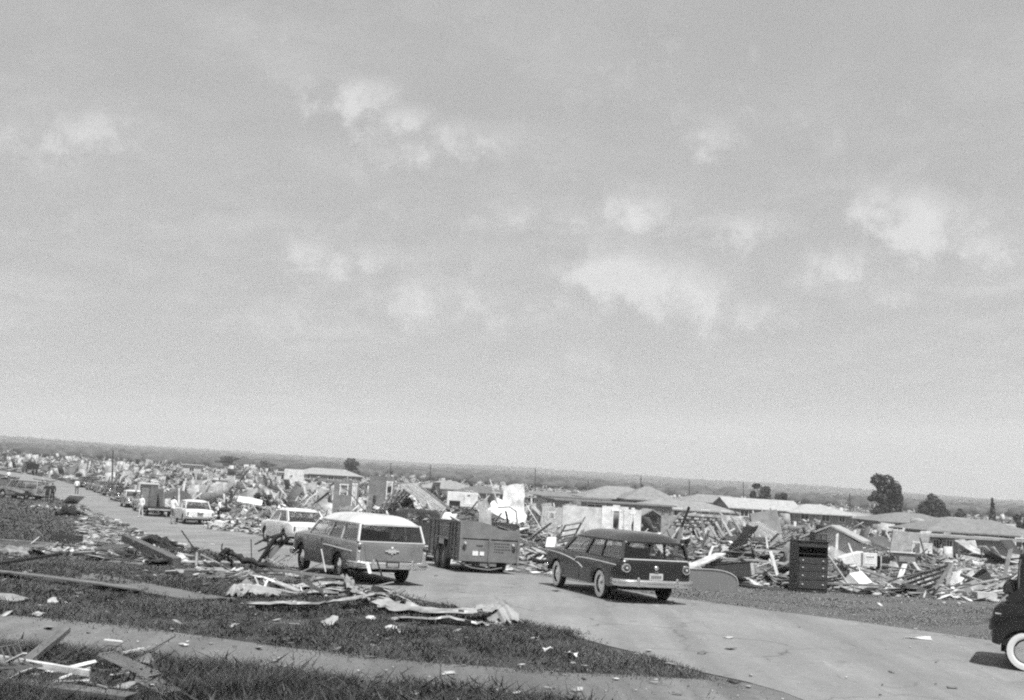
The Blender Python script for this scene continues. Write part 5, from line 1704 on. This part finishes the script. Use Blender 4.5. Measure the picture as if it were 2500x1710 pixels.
def snag(label, mw, pts_list, m, name='snag', cat='snag'):
    r = thing(name, label, cat, mw)
    for i, (pts, rads) in enumerate(pts_list):
        MB().tube(pts, rads, 8).build('branch', m, r, 70)
    return r


sg = frame(W(560, 1396), 0)
SR = random.Random(77)


def gnarl(pts, r0, r1, n=9, j=.05):
    """knotty branch through the given points"""
    P = resample3(pts, n)
    return [p + Vector((SR.uniform(-j, j), SR.uniform(-j, j), SR.uniform(-j, j))) for p in P], [(r0 + (r1 - r0) * k / (n - 1)) * SR.uniform(.6, 1.35) for k in range(n)]


snag('blackened twisted tree stump with torn roots beside the road', sg, [gnarl([(-.45, 0, .05), (-.3, .05, .3), (-.12, 0, .5), (.05, 0, .52)], .07, .04), gnarl([(0, 0, .5), (.3, -.02, .34), (.75, -.1, .22), (1.3, -.2, .15)], .06, .07), gnarl([(-.45, 0, .1), (-.1, -.1, .1), (.25, -.1, .06)], .08, .03),
     gnarl([(-.2, 0, .4), (-.24, .02, .68)], .03, .012, 5, .02), gnarl([(-.05, 0, .5), (-.35, -.05, .2), (-.6, -.08, .02)], .05, .03), gnarl([(-.1, 0, .45), (0, .1, .2), (.12, .15, 0)], .04, .03), gnarl([(.5, -.05, .28), (.55, -.1, .1), (.7, -.1, 0)], .04, .02), gnarl([(-.3, 0, .3), (-.5, .1, .42)], .03, .01, 5, .02)], M_RUST)
ch = frame(W(655, 1392), 10)
cho = snag('mangled black metal chair frame standing up over the road edge', ch, [([(-.35, 0, .05), (-.1, 0, .45), (.12, 0, .85), (.3, 0, .95)], [.03, .05, .07, .03]), ([(-.15, .1, .1), (.15, .1, .5), (.42, .05, .82), (.3, 0, .95)], [.03, .04, .06, .04]), ([(-.4, 0, .62), (-.1, 0, .8), (.2, 0, .9)], [.02, .03, .04]), ([(-.3, .1, .45), (0, .1, .62), (.3, 0, .78)], [.02, .03, .05]), ([(-.45, .05, .3), (-.5, .05, .75)], [.012, .012]), ([(.1, .1, .12), (.5, .2, .4)], [.008, .008]), ([(-.05, .1, .1), (.25, .3, .35)], [.008, .008])], M_RUST, 'chair_frame', 'chair')
MB().add([(-.2, .04, .3), (.2, .05, .72), (.34, .05, .66), (-.02, .06, .2), (-.2, .05, .3), (.2, .06, .72), (.34, .06, .66), (-.02, .07, .2)], [(0, 1, 2, 3), (4, 5, 6, 7), (0, 1, 5, 4), (1, 2, 6, 5), (2, 3, 7, 6), (3, 0, 4, 7)]).build('torn_cloth', M_SHEET[1], cho)
bush = frame(W(385, 1342), 0)
snag('clump of black roots on the lawn at the road edge', bush, [([(RNG.uniform(-.7, .7), RNG.uniform(-.3, .3), .02), (RNG.uniform(-.3, .3), RNG.uniform(-.2, .2), RNG.uniform(.15, .4)), (RNG.uniform(-.8, .9), RNG.uniform(-.3, .3), RNG.uniform(.02, .25))], [.06, .10, .03]) for k in range(12)], M_RUST, 'root_clump', 'roots')
b2 = frame(W(165, 1262), 0)
snag('black wheel-like wreckage on the lawn below the crushed van', b2, [([(RNG.uniform(-.9, .9), RNG.uniform(-.3, .3), .05), (RNG.uniform(-.5, .5), RNG.uniform(-.2, .2), RNG.uniform(.3, .6)), (RNG.uniform(-1.2, 1.4), RNG.uniform(-.3, .3), RNG.uniform(.05, .3))], [.12, .2, .05]) for k in range(10)], M_RUST, 'wreckage', 'wreckage')
tp = thing('tarpaulin_heap', 'peaked black tarpaulin heap at the verge near the black car', 'tarpaulin', A_(2395, 1438, 42, 0))
MB().add([(-.75, 0, 0), (.55, -.1, .05), (.5, .6, 0), (-.6, .6, 0), (.1, .1, .72), (.35, .25, .62)], [(0, 1, 5, 4), (1, 2, 5), (2, 3, 4, 5), (3, 0, 4), (0, 1, 2, 3)]).build('cloth', M_RUST, tp)
board_between('beam', 'wide pale plank sloping down behind the dark wagon tail', at(1655, 1398, 36.5), at(1760, 1352, 40), .38, .05, M_WOOD[2], 'beam', 0)
board_between('beam', 'pale board leaning across the boards beside the chest', at(1880, 1345, 38.0), at(1898, 1405, 37.2), .1, .04, M_WOOD[0], 'beam', 0)
board_between('sheet', 'black roofing strip bent up at the verge next to the chest', at(2095, 1452, 36.6), at(2128, 1436, 37.2), .3, .03, M_RUST, 'sheet', 0)
board_between('beam', 'dark flat door lying in the rubble before the headboard', at(1795, 1425, 37), at(1898, 1441, 35.8), .5, .05, D_, 'door', 0)


# ------------------------------------------------------------------ poles and trees
def pole(label, px, d, h, cross=False, lean=(0, 0), box=False):
    r = thing('utility_pole', label, 'utility pole', Matrix.Translation(on(px, d)) @ E_(lean[0], lean[1], 0))
    MB().tube([(0, 0, -.3), (0, 0, h * .46), (0, 0, h * .92)], [.15, .12, .09], 8).build('shaft', M_POLE, r, 60)
    if cross: MB().box((0, -.1, h - .5), (2.0, .12, .14), E_(0, 0, 20).to_3x3()).build('crossarm', M_POLE, r)
    if box: MB().lathe([(0, .001), (0, .3), (1.0, .3), (1.05, .001)], (.3, -.1, h - 3.4), 'Z', 12).build('transformer', M_POLE, r, 40)


for k, a in enumerate([('tall bare pole rising from the rubble beside the road bend', 275, 190, 6.2, False, (0, -1)), ('pole with a box near its foot beyond the lone bungalow', 955, 290, 7.0, False, (0, -1.5), True), ('bare pole behind the dented pale roof', 1053, 270, 7.2, False, (0, -2)),
                       ('slim pole behind the long pale row house', 1308, 300, 8.0, False, (0, -1)), ('pole with a hanging box above the broad pale roof', 1566, 260, 7.6, False, (0, -1), True), ('plain pole behind the low torn roof', 1684, 270, 7.4, False, (0, -1)),
                       ('plain pole behind the grey-roofed house', 1816, 285, 7.8, False, (0, -1)), ('plain pole beside the low pale flat roof', 2075, 240, 6.6, False, (0, -1)), ('faint stub pole left of the broad pale roof'.replace('left of', 'beside'), 1437, 290, 6.0, False, (0, -1))]):
    pole(*a)


def leaf_cloud(R, blobs, n, size):
    V, F_ = [], []
    for i in range(n):
        (c, r) = blobs[R.randrange(len(blobs))]
        d = Vector((R.gauss(0, 1), R.gauss(0, 1), R.gauss(0, 1))).normalized() * (R.uniform(.35, 1.0) ** .5)
        p = Vector(c) + Vector((d.x * r[0], d.y * r[1], d.z * r[2]))
        s = size * R.uniform(.5, 1.3)
        a = Vector((R.gauss(0, 1), R.gauss(0, 1), R.gauss(0, .6))).normalized(); b = a.cross(Vector((R.gauss(0, 1), R.gauss(0, 1), R.gauss(0, 1)))).normalized()
        k = len(V)
        V += [p - a * s, p + b * s * .6, p + a * s, p - b * s * .6]; F_.append((k, k + 1, k + 2, k + 3))
    return V, F_


M_LEAF = [mat('leaf_dark', .055, .8, 0, .3, .8), mat('leaf_mid', .085, .8, 0, .3, .8)]


def tree(label, p, h, w, n, m, seed, crown_from=.25, name='tree', shape=None, size=.2):
    R = random.Random(seed)
    r = thing(name, label, 'tree', Matrix.Translation(p))
    th = h * crown_from
    t = MB().tube([(0, 0, -.2), (.05, 0, th), (-.05, .02, h * .6), (0, 0, h * .9)], [w * .045, w * .038, w * .022, .03], 8)
    blobs = shape or []
    if not blobs:
        for k in range(9):
            a = R.uniform(0, 2 * PI); q = R.uniform(.1, .75); z = R.uniform(crown_from + .1, .92)
            lim = math.sin(PI * min(1, max(.12, (z - crown_from) / (1 - crown_from)))) ** .5
            blobs.append(((math.cos(a) * q * w / 2 * lim, math.sin(a) * q * w / 2 * lim, z * h), (w * R.uniform(.13, .22), w * R.uniform(.13, .22), h * R.uniform(.08, .14))))
    for c, _ in blobs:
        t.tube([(0, 0, th + R.uniform(0, .2) * h), (c[0] * .5, c[1] * .5, (th + c[2]) * .55), c], [w * .02, w * .013, .02], 6)
    t.build('trunk', M_BARK, r, 60)
    V, F_ = leaf_cloud(R, blobs, n, size)
    mb = MB(); mb.v = [tuple(v) for v in V]; mb.f = F_; mb.m = [0] * len(F_)
    me = bpy.data.meshes.new('crown'); me.from_pydata(mb.v, [], F_); me.materials.append(m); me.update()
    link('crown', me, r)
    return r


T1 = [((-1.3, 0, 6.6), (1.5, 1.3, 1.0)), ((.6, .3, 6.4), (1.3, 1.3, 1.1)), ((1.9, 0, 5.2), (1.2, 1.2, 1.5)), ((2.5, .2, 3.6), (1.0, 1.2, 1.7)), ((-1.6, 0, 4.4), (1.2, 1.2, .8)), ((-2.6, 0, 4.0), (.7, .8, .4)), ((-.4, .3, 4.0), (1.4, 1.2, .9)), ((-.6, 0, 2.2), (2.2, 1.5, 1.2)), ((1.4, 0, 2.4), (1.6, 1.4, 1.2)), ((2.7, 0, 2.0), (.6, .9, 1.0))]
T1 = [((c[0], c[1], c[2] * 1.36), (r_[0], r_[1], r_[2] * 1.3)) for c, r_ in T1]
T1 += [((x_, .2, z_), (1.3, 1.2, 1.2)) for x_, z_ in ((-.3, 7.6), (.9, 6.6), (1.4, 4.6), (.3, 4.4), (-.5, 5.6), (1.9, 7.4), (-1.0, 3.0), (2.2, 5.6))]
tree('large broad tree with gaps in its crown standing clear of the horizon', on(2160, 228), 11.0, 7.0, 9000, M_LEAF[0], 5, .15, shape=T1, size=.24)
T2 = [((-1.6, 0, 2.0), (1.3, 1.2, 1.2)), ((0, 0, 2.7), (1.5, 1.2, 1.3)), ((1.4, 0, 2.2), (1.2, 1.2, 1.2)), ((2.6, 0, 1.4), (1.0, 1, 1.0)), ((-2.7, 0, 1.2), (1.0, 1, .9)), ((.2, -.3, 1.2), (2.4, 1.2, .9))]
T2 = [((c[0], c[1], c[2] * 1.9), (r_[0], r_[1], r_[2] * 1.5)) for c, r_ in T2]
tree('rounded bushy tree beside the large broad tree', on(2275, 235), 7.5, 6.2, 4600, M_LEAF[0], 7, .12, shape=T2, size=.22)
tree('dark flat-topped tree behind the bright cross-gabled roof', on(1858, 270), 7.4, 5.6, 1800, M_LEAF[0], 8, .3, size=.26)
tree('small dark tree next to the flat-topped tree behind the bright roof', on(1912, 268), 6.2, 3.6, 1200, M_LEAF[0], 9, .3, size=.24)
tree('small faint tree between the bushy tree and the spruce', on(2340, 250), 4.6, 2.8, 1000, M_LEAF[1], 10, .2, size=.24)
tree('slim dark spruce on the skyline', on(2421, 235), 7.0, 2.2, 1200, M_LEAF[0], 11, .1, shape=[((0, 0, 1.2 + k * .75), (1.1 - k * .13, 1.1 - k * .13, .5)) for k in range(8)], size=.2, name='spruce_tree')
tree('dark leafy tree at the picture edge beyond the squat white house', on(2490, 190), 5.4, 3.0, 1200, M_LEAF[0], 12, .15, size=.24)
tree('soft round tree behind the lone bungalow roof', on(852, 380), 7.0, 8.5, 1500, M_LEAF[1], 13, .08, size=.4)
tree('dark low tree between the lone bungalow and the woods', on(640, 430), 4.5, 12.0, 1600, M_LEAF[1], 14, .05, size=.4)
tree('dark tree rising from woods above the wrecked slope', on(560, 470), 5.5, 13.0, 1600, M_LEAF[1], 15, .05, size=.42)
tree('small shrub standing in the rubble behind the nearer white saloon', on(605, 120), 2.2, 2.0, 900, M_LEAF[0], 16, .1, size=.12)
tree('bare-looking shrub in the rubble by the pale mattress', on(643, 108), 2.0, 2.2, 900, M_LEAF[0], 17, .1, size=.12)


def woods():
    parts = []
    for (sub, y0, y1, cnt, r0, r1) in ((1, 500, 950, 2600, 1.8, 3.4), (0, 900, 3400, 17000, 2.2, 3.8)):
        bm = bmesh.new(); bmesh.ops.create_icosphere(bm, subdivisions=sub + 1, radius=1)
        bv = np.array([v.co[:] for v in bm.verts]); bf_ = np.array([[v.index for v in f.verts] for f in bm.faces]); bm.free()
        y = y0 + (y1 - y0) * NR.uniform(0, 1, cnt) ** .8
        x = NR.uniform(-.56, .56, cnt) * y
        den = np.sin(x * .006 + y * .004) + np.sin(y * .009 - x * .003 + 2)
        k = (den > -.55) | (NR.uniform(size=cnt) < .2) | (y > 2700)
        x, y = x[k], y[k]; n = len(x)
        r = NR.uniform(r0, r1, n) * (1 + y / 6000)
        sc = np.stack([r * NR.uniform(1.0, 1.9, n), r, r * NR.uniform(.7, 1.0, n)], 1)
        V = bv[None] * NR.uniform(.75, 1.25, (n, len(bv), 1)) * sc[:, None] + np.stack([x, y, Gn(x, y) + sc[:, 2] * .5], 1)[:, None]
        parts.append((V.reshape(-1, 3), ((np.arange(n) * len(bv))[:, None, None] + bf_[None]).reshape(-1, 3), np.repeat(NR.integers(0, 2, n), len(bf_))))
    o1 = len(parts[0][0])
    o = big_mesh('woods', np.concatenate([p[0] for p in parts]), np.concatenate([parts[0][1], parts[1][1] + o1]), M_LEAF, 'stuff', np.concatenate([p[2] for p in parts]), 3, True)
    tag(o, 'distant hazy woods covering the low hills', 'woods')


woods()


# ------------------------------------------------------------------ people
def person(label, mw, shirt, trousers, h=1.78, arms='down', bend=0.0, hair=M_HAIR):
    k = h / 1.78
    J = {'pel': (0, 0, .95), 'wai': (0, .0, 1.08), 'che': (0, bend * .25, 1.32), 'nek': (0, bend * .4, 1.48), 'hd0': (0, bend * .45 + .01, 1.58), 'hd1': (0, bend * .48 + .015, 1.70)}
    for s, nm in ((-1, 'l'), (1, 'r')):
        J['hip' + nm] = (s * .10, 0, .90); J['kne' + nm] = (s * .12, .03 + .05 * (s > 0), .50); J['ank' + nm] = (s * .13, -.02 + .1 * (s > 0), .09); J['toe' + nm] = (s * .15, .14 + .1 * (s > 0), .04)
        J['sho' + nm] = (s * .19, bend * .32, 1.40)
        if arms == 'down' or (arms == 'one' and s < 0):
            J['elb' + nm] = (s * .25, bend * .3 - .03, 1.12); J['wri' + nm] = (s * .24, bend * .3 + .10, .88); J['han' + nm] = (s * .235, bend * .3 + .13, .80)
        else:
            J['elb' + nm] = (s * .27, bend * .3 + .06, 1.14); J['wri' + nm] = (s * .19, bend * .3 + .30, 1.10); J['han' + nm] = (s * .15, bend * .3 + .38, 1.10)
    rads = dict(pel=.135, wai=.125, che=.150, nek=.055, hd0=.085, hd1=.085, hip=.088, kne=.062, ank=.045, toe=.042, sho=.072, elb=.046, wri=.034, han=.036)
    names = list(J); idx = {n_: i for i, n_ in enumerate(names)}
    E = [('pel', 'wai'), ('wai', 'che'), ('che', 'nek'), ('nek', 'hd0'), ('hd0', 'hd1')]
    for nm in 'lr': E += [('pel', 'hip' + nm), ('hip' + nm, 'kne' + nm), ('kne' + nm, 'ank' + nm), ('ank' + nm, 'toe' + nm), ('che', 'sho' + nm), ('sho' + nm, 'elb' + nm), ('elb' + nm, 'wri' + nm), ('wri' + nm, 'han' + nm)]
    me = bpy.data.meshes.new('person_skeleton')
    me.from_pydata([Vector(J[n_]) * k for n_ in names], [(idx[a], idx[b]) for a, b in E], [])
    o = bpy.data.objects.new('skeleton', me); COL.objects.link(o)
    sk = o.modifiers.new('skin', 'SKIN'); o.modifiers.new('smooth', 'SUBSURF').levels = 2
    for i, n_ in enumerate(names):
        q = rads.get(n_, rads.get(n_[:3], .05)) * k
        me.skin_vertices[0].data[i].radius = (q, q * (.8 if n_ in ('pel', 'wai', 'che') else 1))
        me.skin_vertices[0].data[i].use_root = (n_ == 'pel')
    dg = bpy.context.evaluated_depsgraph_get()
    em = bpy.data.meshes.new_from_object(o.evaluated_get(dg))
    bpy.data.objects.remove(o)
    for m in (M_SKIN, shirt, trousers, hair, M_BLACK): em.materials.append(m)
    wr_z = J['wril'][2] * k
    for p in em.polygons:
        c = p.center; z = c.z / k; mi = 1
        if z > 1.50: mi = 0 if (c.y / k > bend * .45 + .0 and z < 1.70) else 3
        if z > 1.49 and z <= 1.53: mi = 0
        if z < .98 and abs(c.x) < .20 * k: mi = 2
        if z < .075: mi = 4
        if abs(c.x) > .165 * k and z > .7 and ((arms == 'down' or (arms == 'one' and c.x < 0)) and z < 1.02): mi = 0
        if c.y / k > bend * .3 + .20 and .98 < z < 1.3: mi = 0
        p.material_index = mi; p.use_smooth = True
    b = link('person', em, None, mw)
    tag(b, label, 'person')
    # face and ears
    f = MB()
    hy, hz = (bend * .47 + .10) * k, 1.635 * k
    f.ball((0, hy + .012 * k, hz), (.016 * k, .022 * k, .03 * k), 0, 1)
    for s in (-1, 1): f.ball((s * .088 * k, hy - .09 * k, hz), (.015 * k, .03 * k, .04 * k), 0, 1)
    f.build('nose_and_ears', M_SKIN, b, 60)
    return b


C_WHITE = mat('white_shirt', .78, .8, 0, .05); C_GREY = mat('grey_trousers', .22, .85); C_DARK = mat('dark_cloth', .025, .9); C_NAVY = mat('black_trousers', .018, .9)
person('man in a white shirt and grey trousers standing beside the farther white saloon', frame(W(421, 1281), -35, True), C_WHITE, C_GREY, 1.84, 'one', .1)
person('man in a white shirt and dark trousers carrying a dark bundle off the road', frame(on(537, 79), -70, True), C_WHITE, C_NAVY, 1.78, 'fwd', .15)
person('figure in dark clothes nearest the road beside the crushed van', frame(on(131, 106), 40, True), C_DARK, C_NAVY, 1.9, 'down', .05)
person('figure in dark clothes leaning in towards the crushed van', frame(on(119, 107), 60, True), C_DARK, C_NAVY, 1.86, 'fwd', .3)
person('small figure in a pale shirt near the black lorry', frame(on(22, 175), 10, True), C_WHITE, C_NAVY, 1.75, 'down', 0)
person('person in a pale dress standing before the flatbed truck', frame(on(350, 84), 150, True), C_WHITE, mat('pale_skirt', .5, .9), 1.66, 'down', 0)
person('dark figure standing on the road verge behind the oncoming saloon', frame(on(306, 120), 150, True), C_DARK, C_NAVY, 1.78, 'down', 0)
person('dark figure standing at the kerb between the oncoming cars', frame(on(335, 104), 170, True), C_DARK, C_NAVY, 1.78, 'down', 0)
person('figure in a pale shirt walking up the far bend of the road', frame(on(190, 140), 20, True), C_WHITE, C_NAVY, 1.78, 'down', 0)
bd = on(553, 78.8, 1.0)
bb = MB().ball((0, 0, .05), (.42, .2, .17), 0, 3).build('bundle', C_NAVY, None, 60, Matrix.Translation(bd)); tag(bb, 'dark bundle carried by the man walking off the road', 'bundle')


# ------------------------------------------------------------------ grass
def grass():
    Vs, mi = [], []
    for (y0, y1, den, hmin, hmax, wid) in ((12.5, 17.2, 2900, .02, .10, .006), (17.2, 22.5, 1900, .02, .09, .008), (22.5, 31, 1000, .02, .085, .012), (31, 46, 400, .03, .085, .02), (46, 80, 95, .04, .10, .04), (80, 132, 22, .06, .13, .08)):
        xw = .53 * y1 + 1.5
        n = int(den * (y1 - y0) * xw * 2)
        y = NR.uniform(y0, y1, n); x = NR.uniform(-xw, xw, n)
        jx, jy = NR.normal(0, .16, n), NR.normal(0, .22, n)
        keep = (np.abs(x) < .50 * y + 1.5) & ~inside(ROAD_POLY, x + jx, y + jy)
        inp = inside(PATH_POLY, x + jx, y + jy)
        keep &= ~inp | (NR.uniform(size=n) < .012)
        lawn = (x + .36 * y) < 9.5
        verge = (~lawn) & (y < 38)
        keep &= (lawn & ((y < 46) | (x + .36 * y < 0))) | verge
        x, y = x[keep], y[keep]; n = len(x)
        q = np.sin(x * 1.7 + np.sin(y * 1.3) * 1.4) + np.sin(y * 2.3 + np.sin(x * .9) * 1.7) + .7 * np.sin(x * 4.1 - y * 3.3)
        big = np.sin(x * .55 + 1.9 * np.sin(y * .31)) + np.sin(y * .8 - .4 * x + 1.3 * np.sin(x * .7))
        k2 = NR.uniform(size=n) < np.clip(.55 + .22 * q + .22 * big, .06, 1)
        x, y, q, big = x[k2], y[k2], q[k2], big[k2]; n = len(x)
        wild = np.clip((16.9 - y) / 1.2, 0, 1) * np.clip((1.5 - x) / 3, 0, 1)
        hgt = NR.uniform(hmin, hmax, n) * (1 + .28 * q) * (1 + .9 * wild)
        vg = (x + .36 * y) > 9.5
        hgt = np.where(vg, hgt * .35, hgt)
        a = NR.uniform(0, 2 * PI, n); ln = NR.normal(0, .9, (2, n)) * hgt
        w = wid * NR.uniform(.7, 1.4, n)
        z = Gn(x, y)
        b0 = np.stack([x - np.cos(a) * w, y - np.sin(a) * w, z - .01], 1); b1 = np.stack([x + np.cos(a) * w, y + np.sin(a) * w, z - .01], 1)
        tpv = np.stack([x + ln[0], y + ln[1], z + hgt], 1)
        Vs.append(np.stack([b0, b1, tpv], 1).reshape(-1, 3))
        mi.append(np.where(vg, 2 + (NR.uniform(size=n) < .6), np.clip((NR.uniform(0, 2.9, n) + .5 * q + .35 * big - 1.3 * wild), 0, 2.99).astype(int)))
    # broad-leaved weeds in clumps, thickest along the path and in the near corner
    nc = 900
    cy_ = NR.uniform(12.8, 27, nc); cx_ = NR.uniform(-.5, .06, nc) * cy_
    okc = ~inside(ROAD_POLY, cx_, cy_) & ~inside(PATH_POLY, cx_, cy_)
    cx_, cy_ = cx_[okc], cy_[okc]
    nb_ = 34
    rr_ = NR.uniform(.10, .30, len(cx_)) * np.where(cy_ < 17, 1.25, .8)
    x = np.repeat(cx_, nb_) + NR.normal(0, 1, len(cx_) * nb_) * np.repeat(rr_, nb_) * .6
    y = np.repeat(cy_, nb_) + NR.normal(0, 1, len(cx_) * nb_) * np.repeat(rr_, nb_) * .6
    n = len(x); hgt = NR.uniform(.25, 1, n) * np.repeat(rr_, nb_) * .75; a = NR.uniform(0, 2 * PI, n)
    w = NR.uniform(.008, .022, n); ln = NR.normal(0, .8, (2, n)) * hgt; z = Gn(x, y)
    Vs.append(np.stack([np.stack([x - np.cos(a) * w, y - np.sin(a) * w, z + hgt * .3], 1), np.stack([x + np.cos(a) * w, y + np.sin(a) * w, z + hgt * .3], 1), np.stack([x + ln[0], y + ln[1], z + hgt], 1)], 1).reshape(-1, 3))
    mi.append(NR.choice([0, 0, 1], n))
    V = np.concatenate(Vs)
    Fc = np.arange(len(V)).reshape(-1, 3)
    gm = [mat('grass_dark', .03, .8, 0, .15, .6), mat('grass_mid', .062, .8, 0, .15, .6), mat('grass_dry', .108, .85, 0, .15, .6), mat('grass_pale', .22, .85, 0, .15, .6)]
    o = big_mesh('grass', V, Fc, gm, 'stuff', np.concatenate(mi), 3)
    tag(o, 'rough grass and weeds on lawn and verge', 'grass')


grass()

# ------------------------------------------------------------------ haze
hz = MB()
ymin, ymax, hwx = -60, 4750, 3100
hz.hexa([(-hwx, ymin, -190), (hwx, ymin, -190), (hwx, ymax, -190), (-hwx, ymax, -190), (-hwx, ymin, 175), (hwx, ymin, 175), (hwx, ymax, 175), (-hwx, ymax, 175)])
hm = bpy.data.materials.new('haze'); hm.use_nodes = True
ht = NT(hm.node_tree); ht.n.clear()
ho = ht.node('ShaderNodeOutputMaterial'); pv = ht.node('ShaderNodeVolumePrincipled')
pv.inputs['Color'].default_value = (.95, .95, .95, 1); pv.inputs['Density'].default_value = 0.00026; pv.inputs['Anisotropy'].default_value = 0.0
ht.l.new(pv.outputs[0], ho.inputs['Volume'])
hzo = hz.build('haze', hm)
hzo['kind'] = 'stuff'
